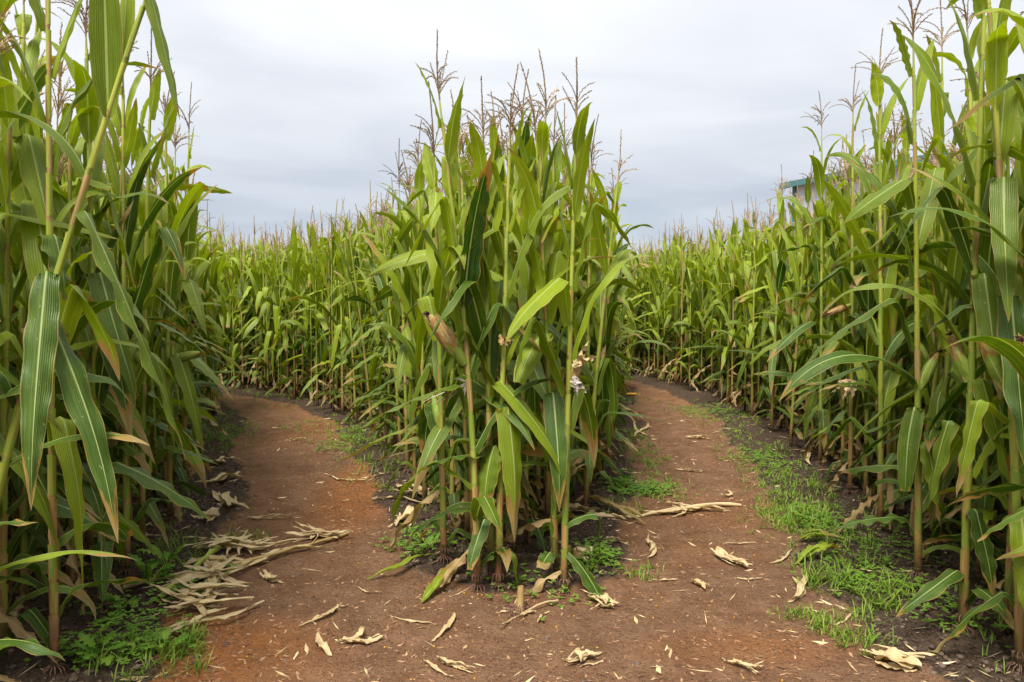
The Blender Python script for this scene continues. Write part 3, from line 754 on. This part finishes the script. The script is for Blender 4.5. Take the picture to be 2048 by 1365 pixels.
def xf(arr, x, y, rot, z=0.0, tilt=0.0, ground=False):
    V, F_, A_ = arr; V = V.copy(); c_, s_ = math.cos(rot), math.sin(rot)
    V[:, 2] += np.abs(V[:, 0]) * 0 + V[:, 0] * tilt
    V = np.stack([V[:, 0]*c_ - V[:, 1]*s_ + x, V[:, 0]*s_ + V[:, 1]*c_ + y, V[:, 2] + z], 1)
    return V, F_, A_
lr = random.Random(31)
def drape(buf, x, y):
    """lay the local shape on the real ground"""
    for V in buf.v: V[:, 2] += hgt(V[:, 0] + x, V[:, 1] + y) - hz(x, y)
def p2(x0, y0, x1, y1):
    a, b_ = at(x0, y0), at(x1, y1); c_ = ((a[0]+b_[0])/2, (a[1]+b_[1])/2)
    return c_[0], c_[1], math.atan2(b_[1]-a[1], b_[0]-a[0]), math.hypot(b_[0]-a[0], b_[1]-a[1])
def lay(name, x0, y0, x1, y1, W, label, cat, group, dry=1.0, rnd=.6, curl=.5, nblades=1, up=0, mat_='litter', bendy=.6):
    x, y, rot, L = p2(x0, y0, x1, y1)
    b = Buf()
    for j in range(lr.choice((1, 2, 3)) if nblades == 1 else nblades):
        sp = 0 if nblades == 1 else .035
        b.add(*xf(flat_blade(L * (1 if j == 0 else lr.uniform(.45, .95)), W * lr.uniform(.8, 1.15), min(1, rnd + lr.uniform(-.2, .2)), dry, bendy, r=lr, curl=curl, up=up), lr.gauss(0, sp) + (lr.gauss(0, W * .4) if j else 0), lr.gauss(0, sp) + (lr.gauss(0, W * .4) if j else 0), rot + lr.gauss(0, .22) * (j > 0), .004 + .006 * j))
    drape(b, x, y)
    o = b.build(name, M[mat_]); o.location = (x, y, hz(x, y) + .004)
    tag(o, label, cat, group); return o
def fallen_stalk(x0, y0, x1, y1, rad, label, green=False, leaves=4, group='fallen corn stalks'):
    x, y, rot, L = p2(x0, y0, x1, y1)
    root = empty('fallen_stalk', (x, y, hz(x, y) + .004), label, 'corn stalk', group)
    n = 14; s = np.linspace(-.5, .5, n)
    P = np.stack([s * L, .03 * np.sin(s * 5 + lr.uniform(0, 6)), 0*s + rad * 1.1 + .012 * (1 + np.sin(s * 7 + lr.uniform(0, 6)))], 1)
    c_, s_ = math.cos(rot), math.sin(rot); P = np.stack([P[:, 0]*c_ - P[:, 1]*s_, P[:, 0]*s_ + P[:, 1]*c_, P[:, 2]], 1)
    b = Buf(); b.add(*tube(P, rad * (1 + .2 * (np.arange(n) % 3 == 0)), 7, lr.random(), hs=np.linspace(.3, .5, n)))
    if not green:
        b.a[0][:, 0] = .3 + .4 * b.a[0][:, 0]; b.a[0][:, 3] = 1.0
    drape(b, x, y); b.build('stem', M['stalk'] if green else M['litter'], root)
    for j in range(leaves):
        t = lr.uniform(-.45, .35) * L; b = Buf()
        b.add(*xf(flat_blade(lr.uniform(.22, .45), lr.uniform(.03, .055), lr.random(), 1.0 if lr.random() < .85 else .5, .9, r=lr, curl=.9, up=.01), t * c_ + lr.gauss(0, .03), t * s_ + lr.gauss(0, .03), rot + lr.gauss(0, .3), .006))
        drape(b, x, y); b.build('leaf', M['litter'], root)
    return root

G1 = 'dry leaves lying on the path'
LAY = [
 ('dry_leaf', 608, 1262, 690, 1212, .030, 'twisted pale straw leaf pointing away on the path left of the clump'),
 ('dry_leaf', 628, 1282, 662, 1318, .085, 'broad pinkish husk leaf lying flat with its veins up, lower left of centre'),
 ('dry_leaf', 682, 1294, 768, 1276, .045, 'whitish torn leaf with a ragged left end, right of the broad husk leaf'),
 ('dry_leaf', 766, 1243, 880, 1248, .022, 'thin tan stalk sliver lying level in front of the clump'),
 ('dry_leaf', 862, 1285, 918, 1235, .035, 'pale folded leaf standing on edge before the clump'),
 ('dry_leaf', 840, 1330, 920, 1364, .035, 'long yellowish leaf running out of the bottom of the view'),
 ('dry_leaf', 870, 1322, 948, 1352, .028, 'brownish grey leaf beside the long yellowish one at the bottom'),
 ('dry_leaf', 700, 1178, 762, 1192, .024, 'small straw curl on the path left of the green fallen leaves'),
 ('dry_leaf', 1385, 1162, 1410, 1182, .050, 'small white papery flake on the right path'),
 ('dry_leaf', 1440, 1324, 1525, 1352, .032, 'pale forked strip at the bottom right of the path'),
 ('dry_leaf', 1470, 1158, 1530, 1162, .024, 'grey strip just below the husk bunch on the right path'),
 ('dry_leaf', 1510, 1090, 1440, 1098, .018, 'thin straw lying level above the husk bunch on the right path'),
 ('dry_leaf', 1275, 1120, 1325, 1075, .050, 'ragged beige leaf strip standing out right of the clump'),
 ('dry_leaf', 1200, 1096, 1262, 1100, .030, 'small white leaf near the right foot of the clump'),
 ('dry_leaf', 1370, 880, 1420, 878, .045, 'dark tan leaf lying across the right path further back'),
 ('dry_leaf', 1350, 942, 1420, 948, .035, 'thin bent straw across the middle of the right path'),
 ('dry_leaf', 1262, 850, 1308, 888, .060, 'pale tan leaf curling down by the right flank of the clump'),
 ('dry_leaf', 742, 1006, 860, 1016, .055, 'greenish grey leaf lying level at the left flank of the clump'),
 ('dry_leaf', 640, 950, 740, 968, .035, 'bent straw leaf at the orange sand of the left path'),
 ('dry_leaf', 680, 970, 790, 960, .030, 'straight straw stem across the orange sand'),
 ('dry_leaf', 1120, 1330, 1215, 1322, .035, 'cluster of shredded pale leaf at the bottom middle right'),
 ('dry_leaf', 1300, 1170, 1355, 1158, .030, 'small brown folded leaf near the green tuft'),
 ('dry_leaf', 1574, 1215, 1612, 1160, .055, 'curved olive and grey leaf at the edge of the right path'),
 ('dry_leaf', 570, 885, 610, 880, .040, 'small pale leaf far up the left path'),
 ('dry_leaf', 1660, 1255, 1725, 1238, .025, 'brown stick like leaf on the soil below the grass'),
 ('dry_leaf', 470, 1045, 610, 1040, .020, 'straight pale straw pointing onto the left path'),
 ('dry_leaf', 520, 1150, 560, 1170, .045, 'small crumpled grey leaf beside the husk heap'),
 ('dry_leaf', 1600, 910, 1632, 945, .100, 'big pale husk leaf leaning at the foot of the right wall'),
 ('dry_leaf', 1540, 1135, 1590, 1112, .030, 'short brown stalk end where the grass begins'),
]
for (nm, x0, y0, x1, y1, W, lab) in LAY:
    lay(nm, x0, y0, x1, y1, W * .78, lab, 'dry leaf', G1, rnd=lr.uniform(.3, .9), curl=lr.uniform(.3, .8), nblades=1)
GREEN = [
 (735, 1168, 880, 1130, .065, 'long green leaf fallen flat left of the foot of the clump', .10),
 (850, 1212, 935, 1132, .075, 'green leaf with bleached yellow end lying toward the viewer', .45),
 (1595, 1140, 1680, 1120, .060, 'blue green fallen leaf lying on the grass edge', .2),
 (1160, 1010, 1290, 1060, .075, 'wide olive and straw leaf bridging from the clump to the right path', .7),
 (1060, 1090, 1160, 1060, .12, 'heap of pale green torn leaf behind the front stalks', .25),
 (1590, 1095, 1700, 1108, .050, 'grey green leaf with a split end beside the right grass', .3)]
for (x0, y0, x1, y1, W, lab, dr) in GREEN:
    lay('fallen_leaf', x0, y0, x1, y1, W, lab, 'fallen leaf', 'green leaves fallen on the ground', dry=dr, rnd=.75, curl=.5, up=.03, mat_='leaf', bendy=.5)

def husk_bunch(x0, y0, x1, y1, n, W, label, spread=.3, lift=.02, rnd=.6):
    x, y, rot, L = p2(x0, y0, x1, y1)
    root = empty('husk_bunch', (x, y, hz(x, y) + .004), label, 'corn husk', 'bunches of dry husk on the ground')
    for j in range(n):
        b = Buf(); l = L * lr.uniform(.6, 1.0)
        b.add(*xf(flat_blade(l * lr.uniform(.45, 1.05), W * lr.choice((.35, .6, 1., 1.3, 2.0)), lr.random(), 1.0, .5, r=lr, curl=lr.uniform(.15, .6), n=12), lr.gauss(0, .02), lr.gauss(0, .02), rot + lr.gauss(0, spread), .004 + .008 * j * (.4 + lift * 10)))
        drape(b, x, y); b.build('husk_leaf', M['litter'], root)
    return root
husk_bunch(1420, 1105, 1500, 1145, 6, .04, 'bunch of pale husk with a stub of stalk on the right path', .25)
husk_bunch(1160, 1205, 1250, 1215, 8, .028, 'star of pale husk strips right in front of the clump', .8)
husk_bunch(1135, 1332, 1200, 1330, 7, .022, 'shredded grey husk star at the bottom of the view', .9)
husk_bunch(1440, 1000, 1470, 985, 3, .035, 'small folded husk on the middle of the right path', .8)
husk_bunch(1715, 1310, 1870, 1360, 6, .055, 'long pale husk leaves at the bottom right corner', .12)
# the heap along the left edge of the path
fallen_stalk(250, 1200, 700, 1078, .010, 'long green and straw stalk lying out across the left path', True, 7)
fallen_stalk(330, 1225, 440, 1105, .013, 'bent stalk with husks lying along the path edge', True, 3)
fallen_stalk(1180, 1048, 1482, 1018, .010, 'long pale stalk lying from the clump across the right path', False, 6)
fallen_stalk(1000, 1262, 1105, 1205, .004, 'thin straight dry stem pointing at the stump', False, 0)
fallen_stalk(310, 1290, 520, 1208, .006, 'thin brown stalk under the husk heap', False, 3)
HP = [(350,1190,480,1150,'upper'),(300,1255,440,1200,'lowest'),(340,1215,470,1180,'middle'),(380,1130,500,1095,'topmost'),(420,1100,560,1110,'sprawling'),(560,1080,690,1085,'outermost')]
WHERE = ['pile of straw husk leaves on the thick end of the left heap', 'flat sheaf of tan husk leaves at the foot of the left heap', 'crumpled mass of husk round a bare cob in the left heap', 'loose straw leaves at the head of the left heap',
         'tangle of straw leaves trailing from the left heap onto the path', 'fan of thin straw strips at the path end of the long stalk']
for (x0, y0, x1, y1, _), lab in zip(HP, WHERE): husk_bunch(x0 - 30, y0 + 14, x1 + 40, y1 - 14, 9, .032, lab, .72, .03)
for (x0, y0, x1, y1, lab) in [(400, 945, 470, 935, 'pile of pale husk at the foot of the left wall, upper one'), (400, 985, 480, 960, 'straw leaves lying under the upper husk pile by the left wall'), (420, 1005, 490, 1035, 'tan leaf bunch hanging down from the left wall edge'), (380, 1060, 450, 1045, 'small brown leaf bunch at the stalk feet of the left wall')]:
    husk_bunch(x0, y0, x1, y1, 6, .055, lab, .5)
for (x0, y0, x1, y1, lab) in [(770, 985, 900, 1010, 'straw leaves among the grass at the left flank of the clump'), (1100, 1045, 1200, 1030, 'straw leaves heaped behind the right foot of the clump'), (900, 1085, 1010, 1095, 'brown leaf litter between the front stalks of the clump'), (1130, 1120, 1200, 1150, 'pale broken husk right of the hanging broad leaf'), (760, 1080, 850, 1035, 'straw leaves leaning at the left foot of the clump')]:
    husk_bunch(x0, y0, x1, y1, 5, .05, lab, .5)

# the broken stump before the clump
x, y = at(1040, 1225)
st = empty('corn_stump', (x, y, hz(x, y)), 'short broken yellow brown stump of a corn stalk with shredded roots', 'stump')
b = Buf(); P = [(0, 0, -.03), (0, 0, .03), (.002, 0, .035), (.003, 0, .09), (.004, .003, .125)]
b.add(*tube(P, [.016, .018, .015, .016, .014], 9, .9, [1]*5, [.3, .3, .3, .35, .4])); b.a[0][:, 3] = .5; b.build('stem', M['stalk'], st)
b = Buf()
for j in range(34):
    a = lr.uniform(0, 2*PI); l = lr.uniform(.04, .11)
    b.add(*tube([(math.cos(a)*.012, math.sin(a)*.012, lr.uniform(.01, .05)), (math.cos(a)*l*.55, math.sin(a)*l*.5, lr.uniform(.015, .05)), (math.cos(a)*l, math.sin(a)*l, .004)], [.0026, .002, .001], 4, .5))
b.build('root', M['root'], st)
b = Buf()
for j in range(8): b.add(*xf(flat_blade(lr.uniform(.07, .14), .025, lr.random(), 1., .8, r=lr, curl=.8, n=8), lr.gauss(0, .035), lr.gauss(0, .035), lr.uniform(0, 6), .006))
b.build('leaf_rag', M['litter'], st)

# the peeled white silk hanging at the leaning stalk
x, y = at(955, 1178); y -= .03
zc = zat(765, y); xc = (935 - 1024) / FPX * y
b = Buf()
for j in range(7):
    q = [(0, 0, 0)]; dx = lr.gauss(-.012, .012)
    for t in range(5): q.append((q[-1][0] + dx, q[-1][1] - .003, q[-1][2] - .022 * lr.uniform(.7, 1.1)))
    b.add(*tube(q, [.0016, .003, .0032, .003, .002, .0008], 4, .5))
for dx in (-.09, -.07, .015): b.add(*tube([(0, 0, 0), (dx*.5, 0, .016), (dx, 0, .014)], [.004, .003, .001], 4, .5))
o = b.build('husk_shreds', M['paper'], PLANT[102]); o.location = Vector((xc, y, zc)) - PLANT[102].location
def ragged_husk(seed, px, py, az, L, n, spread, lab, mt='litter', th=(70, 120), dy=0.0):
    t = PLANT[seed]; y = t.location.y + dy; z_ = zat(py, y); x = (px - 1024) / FPX * y; b = Buf()
    for j in range(n):
        b.add(*blade((0, 0, 0), az + lr.gauss(0, spread), L * lr.uniform(.55, 1), lr.uniform(.022, .045), R_(lr.uniform(*th)), R_(lr.uniform(20, 70)), .9, n=12, k=4, wave=.012, wf=3, rnd=lr.random(), dry=1., twist=lr.gauss(0, 1), r=lr, cup0=.8, cup=.5))
    o = b.build('husk', M[mt], t); o.location = Vector((x, y, z_)) - t.location; o['label'] = lab
ragged_husk(148, 1712, 762, 3.0, .20, 9, .55, 'bleached dry husk hanging open', th=(60, 130), dy=-.12)
ragged_husk(107, 1148, 735, .1, .15, 5, .4, 'pale papery husk', th=(5, 40), dy=-.05)
ragged_husk(107, 1150, 752, -.3, .10, 5, .5, 'white shredded husk ends', mt='paper', th=(130, 165), dy=-.06)
ragged_husk(104, 1005, 690, 2.2, .11, 4, 1.2, 'small reddish dry husk', mt='husk', th=(5, 35), dy=-.04)


# the yellow cob on the far path
x, y = at(1262, 797)
cob = empty('corn_cob', (x, y, hz(x, y)), 'bare yellow corn cob lying on the far right path', 'corn cob')
b = Buf(); n = 24; k = 14; V, F_, A_ = tube([(t * .17 - .085, 0, .022) for t in np.linspace(0, 1, n)], .021 * np.sin(PI * np.linspace(.12, .97, n)) ** .35, k)
c_ = V - np.column_stack([V[:, 0], 0*V[:, 0], 0*V[:, 0] + .022]); V = V + c_ * (.10 * np.sin(np.arange(len(V)) * PI))[:, None]
b.add(V, F_, A_); b.build('cob_body', M['cob'], cob)
b = Buf(); b.add(*xf(flat_blade(.10, .04, .6, 1., .4, r=lr), .11, 0, 0, .002)); b.build('husk_leaf', M['litter'], cob)

# chaff and wood chips: too many to count
def scatter(n, x0, x1, y0, y1, keep):
    x = rng.uniform(x0, x1, n); y = y0 + (y1 - y0) * rng.uniform(0, 1, n) ** 1.5; m = keep(x, y); return x[m], y[m]
def chips(name, n, lmin, lmax, wr, keep, mt, label, y1=9, ysrc=2.2, xr=3.2, flat=.5):
    x, y = scatter(n, -xr, xr, ysrc, y1, keep); n = len(x)
    z_ = hgt(x, y) + .0075; a = rng.uniform(0, PI*2, n); L = rng.uniform(lmin, lmax, n) ** 1.0; L = lmin + (lmax - lmin) * rng.uniform(0, 1, n) ** 3.2; W = L * rng.uniform(wr[0], wr[1], n)
    t = rng.normal(0, .12, n); ca, sa = np.cos(a), np.sin(a); rn = rng.uniform(0, 1, n)
    V = np.empty((n, 4, 3))
    for j, (p, q) in enumerate(((-1, -.15), (.1, -1), (1, .2), (-.3, .8))):
        dx = p * L / 2; dy = q * W / 2
        V[:, j, 0] = x + dx * ca - dy * sa; V[:, j, 1] = y + dx * sa + dy * ca; V[:, j, 2] = z_ + np.maximum(-.003, p * t * L / 2) + q * W * flat * .3 + .0008
    A_ = np.zeros((n, 4, 4)); A_[..., 0] = .4; A_[..., 1] = rn[:, None]; A_[..., 2] = rn[:, None]; A_[..., 3] = 1
    b = Buf(); b.add(V, np.arange(n * 4).reshape(-1, 4), A_); o = b.build(name, M[mt], None, False)
    tag(o, label, name.replace('_', ' '), kind='stuff')
chips('wood_chips', 90000, .008, .045, (.14, .36), lambda x, y: rng.uniform(0, 1, len(x)) < pmask(x, y) * (.40 + .7 * orange(x, y)), 'chip', 'reddish wood chips and fibres trodden into the path')
chips('chaff', 6000, .012, .110, (.08, .26), lambda x, y: rng.uniform(0, 1, len(x)) < .35 + .65 * (np.abs(pmask(x, y) - .5) < .45), 'litter', 'small straw coloured shreds of dry leaf strewn over path and soil')
chips('straw_shreds', 1500, .03, .16, (.025, .07), lambda x, y: rng.uniform(0, 1, len(x)) < .4 + .6 * (np.abs(pmask(x, y) - .5) < .45), 'litter', 'thin straw coloured fibres scattered over path and soil')
# spilt kernels
b = Buf(); x, y = scatter(150, -2, 2.2, 2.3, 7, lambda x, y: pmask(x, y) > .5)
for x_, y_ in zip(x, y):
    s_ = .0050; c0 = np.array([x_, y_, hz(x_, y_) + .009]); V = np.array([(0, 0, -1), (1, 0, 0), (0, 1.2, 0), (-1, 0, 0), (0, -1.2, 0), (0, 0, .8)]) * s_ + c0
    b.add(V, [[0,2,1,1],[0,3,2,2],[0,4,3,3],[0,1,4,4],[5,1,2,2],[5,2,3,3],[5,3,4,4],[5,4,1,1]], [[.5]*4]*6)
tag(b.build('corn_kernels', M['kernel']), 'spilt yellow corn kernels dotted over the path', 'kernels', kind='stuff')
# clods of soil
def clods(n, y1):
    x, y = scatter(n, -3.4, 3.6, 2.2, y1, lambda x, y: (rng.uniform(0, 1, len(x)) < (1 - pmask(x, y)) ** .7 * .9 + .05)); n = len(x)
    z_ = hgt(x, y); ph = (1 + 5 ** .5) / 2
    base = np.array([(1,1,1),(1,1,-1),(1,-1,1),(1,-1,-1),(-1,1,1),(-1,1,-1),(-1,-1,1),(-1,-1,-1)]) / 1.5
    ext = np.array([(1.25,0,0),(-1.25,0,0),(0,1.25,0),(0,-1.25,0),(0,0,1.1),(0,0,-1.1)])
    B = np.vstack([base, ext])
    F0 = []
    for e_, q in ((8,(0,2,3,1)),(9,(4,5,7,6)),(10,(0,1,5,4)),(11,(2,6,7,3)),(12,(0,4,6,2)),(13,(1,3,7,5))):
        for i in range(4): F0.append((e_, q[i], q[(i+1) % 4], q[(i+1) % 4]))
    F0 = np.array(F0)
    sz = .003 + .011 * rng.uniform(0, 1, n) ** 3
    V = B[None] * sz[:, None, None] * rng.uniform(.6, 1.25, (n, 14, 3)); V[..., 2] *= .75
    V += np.stack([x, y, z_ + sz * .35], 1)[:, None, :]
    A_ = np.zeros((n, 14, 4)); A_[..., 2] = (rng.uniform(0, 1, n) ** 1.6)[:, None]
    b = Buf(); b.add(V.reshape(-1, 3), (F0[None] + np.arange(n)[:, None, None] * 14).reshape(-1, 4), A_.reshape(-1, 4))
    return b
tag(clods(30000, 6.5).build('soil_clods', M['clod'], None, True), 'grey brown crumbs and clods of dry soil around the feet of the corn', 'clods', kind='stuff')

# grass along the path edges
def grass(name, spots, label):
    b = Buf(); gr = random.Random(9)
    for (px, py, wx, wy, n, h) in spots:
        cx, cy = at(px, py); ex, _ = at(px + wx, py); sy = abs(at(px, py - wy)[1] - cy); sx = abs(ex - cx)
        nt = max(1, n // 9)
        for _ in range(nt):
            tx, ty = cx + gr.gauss(0, sx * .75), cy + gr.gauss(0, sy * .8); zt = hz(tx, ty)
            for _ in range(gr.choice((4, 6, 8, 14))):
                x_, y_ = tx + gr.gauss(0, .018), ty + gr.gauss(0, .018)
                b.add(*blade((x_, y_, zt), gr.uniform(0, 2*PI), h * gr.uniform(.3, 1.15), .0045 * gr.uniform(.8, 1.5), R_(gr.uniform(5, 50)), R_(gr.uniform(20, 90)), 1.3, n=4, k=1, wave=0, rnd=min(1, max(0, gr.gauss(.5, .25))), r=gr, cup0=.3, cup=.3))
    tag(b.build(name, M['grass']), label, 'grass', kind='stuff')
GR = [(1540,940,60,30,700,.06),(1600,985,70,35,900,.07),(1570,1000,50,25,500,.06),(1600,1050,60,25,800,.08),(1560,1035,30,15,300,.06),(1640,1080,60,25,500,.09),(1670,1170,60,25,420,.12),
      (1620,1245,35,14,240,.07),(1700,1290,40,20,260,.09),(1760,1210,60,30,220,.12),(1450,840,60,18,700,.06),(1400,825,40,10,400,.05),(1460,872,30,8,260,.05),(1520,905,40,15,400,.05),
      (1270,900,40,25,600,.07),(1290,960,40,25,500,.06),(1310,990,40,12,420,.05),(1255,870,25,25,400,.07),(1240,1025,40,12,160,.08),(1275,1145,22,10,130,.05),(1290,800,30,8,200,.05),
      (700,880,50,18,600,.06),(660,855,50,14,500,.06),(740,905,40,18,400,.07),(600,845,30,10,200,.05),(780,940,50,25,350,.09),(530,800,60,10,500,.07),(450,790,50,10,400,.06),(590,812,40,8,250,.05),
      (440,888,50,14,700,.08),(450,866,40,12,500,.07),(495,1090,25,12,120,.07),(350,1115,50,25,200,.12),(300,1330,80,25,420,.08),(370,1300,30,20,200,.10),(860,1090,60,20,160,.06),(1200,1140,30,15,120,.06),(840,1010,50,25,180,.06),
      (1380,1240,300,90,0,.0),(1850,1240,80,60,120,.07),(210,1150,60,60,120,.09),(1700,1120,60,30,160,.07)]
grass('grass', GR, 'bright green short grass growing along the edges of the paths')
# low small-leaved ground cover
b = Buf(); gr = random.Random(4)
CV = [(1150,1150,60,20,80),(1740,1180,80,40,150),(1880,1230,80,60,110),(1800,1120,100,40,100),(250,1260,90,50,150),(320,1300,70,25,110),(180,1330,90,25,110),(840,1100,60,20,130),(1300,985,50,15,220),(1250,990,40,12,160),(1420,830,60,14,240),(1530,930,50,25,200),(700,885,60,20,240),(1060,1180,120,30,70),(1640,1060,60,30,170),(430,850,30,20,120),(1200,1130,50,20,120),(400,1190,50,40,60)]
for (px, py, wx, wy, n) in CV:
    cx, cy = at(px, py); sx = abs(at(px + wx, py)[0] - cx); sy = abs(at(px, py - wy)[1] - cy)
    for _ in range(n):
        x_, y_ = cx + gr.gauss(0, sx*.55), cy + gr.gauss(0, sy*.55); z0 = hz(x_, y_) + gr.uniform(.008, .05); a = gr.uniform(0, 6.3)
        for j in range(3):
            aa = a + j * 2.1; b.add(*blade((x_, y_, z0), aa, gr.uniform(.012, .026), gr.uniform(.009, .018), R_(gr.uniform(55, 85)), R_(25), 1, n=3, k=2, wave=0, rnd=gr.random(), r=gr, cup0=.1, cup=.15, base_w=.3, peak=.55))
tag(b.build('ground_cover', M['weed']), 'tiny round leaved weeds creeping over the soil between stalks', 'weeds', kind='stuff')

def weed(px, py, n, L, W, label):
    x, y = at(px, py); gr = random.Random(int(px * 7 + py)); root = empty('weed', (x, y, hz(x, y)), label, 'weed', 'broad leaved weeds by the paths')
    sb = Buf(); lb = Buf()
    for j in range(n):
        a = gr.uniform(0, 2*PI); h = gr.uniform(.01, .05); th = R_(gr.uniform(20, 70)); l0 = L * gr.uniform(.4, .8)
        e_ = np.array([math.sin(th)*math.cos(a), math.sin(th)*math.sin(a), math.cos(th)]) * l0 + np.array([0, 0, h])
        sb.add(*tube([(0, 0, 0), e_ * .5 + np.array([0, 0, .01]), e_], [.0025, .002, .0014], 4, .4, hs=[.4, .45, .5]))
        V, F_, A_ = blade(e_ * .8, a, L * gr.uniform(.6, 1.1), W * gr.uniform(.7, 1.2), th, R_(gr.uniform(20, 70)), 1.2, n=12, k=4, wave=.008, wf=4, rnd=gr.random(), r=gr, cup0=.2, cup=.15, base_w=.25, peak=.55)
        # lobed margin
        s_ = A_[:, 1]; edge = np.abs(A_[:, 0] * 2 - 1); ctr = V.reshape(13, 5, 3)[:, 2:3, :].repeat(5, 1).reshape(-1, 3)
        V = ctr + (V - ctr) * (1 - .38 * (np.sin(s_ * 24 + 1) > 0) * (edge > .6))[:, None]
        lb.add(V, F_, A_)
    sb.build('stem', M['stalk'], root); lb.build('foliage', M['weed'], root)
weed(300, 1190, 13, .10, .065, 'bushy lobed green weed left of the husk heap')
weed(335, 1160, 8, .11, .05, 'upright lobed green weed touching the long fallen stalk')
weed(240, 1240, 9, .07, .04, 'small green weed on crumbly soil below the bushy one')
weed(200, 1345, 11, .09, .055, 'spreading weed at the bottom edge by the near corn foot')
weed(330, 1320, 9, .07, .04, 'low weed in the grass at the lower left of the path')
weed(855, 1108, 9, .09, .045, 'toothed green weed left of the dark corn foot')
weed(1790, 1075, 9, .10, .045, 'slender weed climbing by the broad shiny corn leaf')
weed(1790, 1010, 7, .09, .045, 'small weed in shade under the broad shiny corn leaf')
weed(2000, 1280, 7, .07, .045, 'small weed at the far right on the soil')
weed(1250, 985, 9, .07, .045, 'leafy weed at the grass edge right of the clump')
weed(1185, 1140, 8, .07, .035, 'feathery weed behind the star of husk strips')
print('verts', sum(len(o.data.vertices) for o in bpy.data.objects if o.type == 'MESH'))
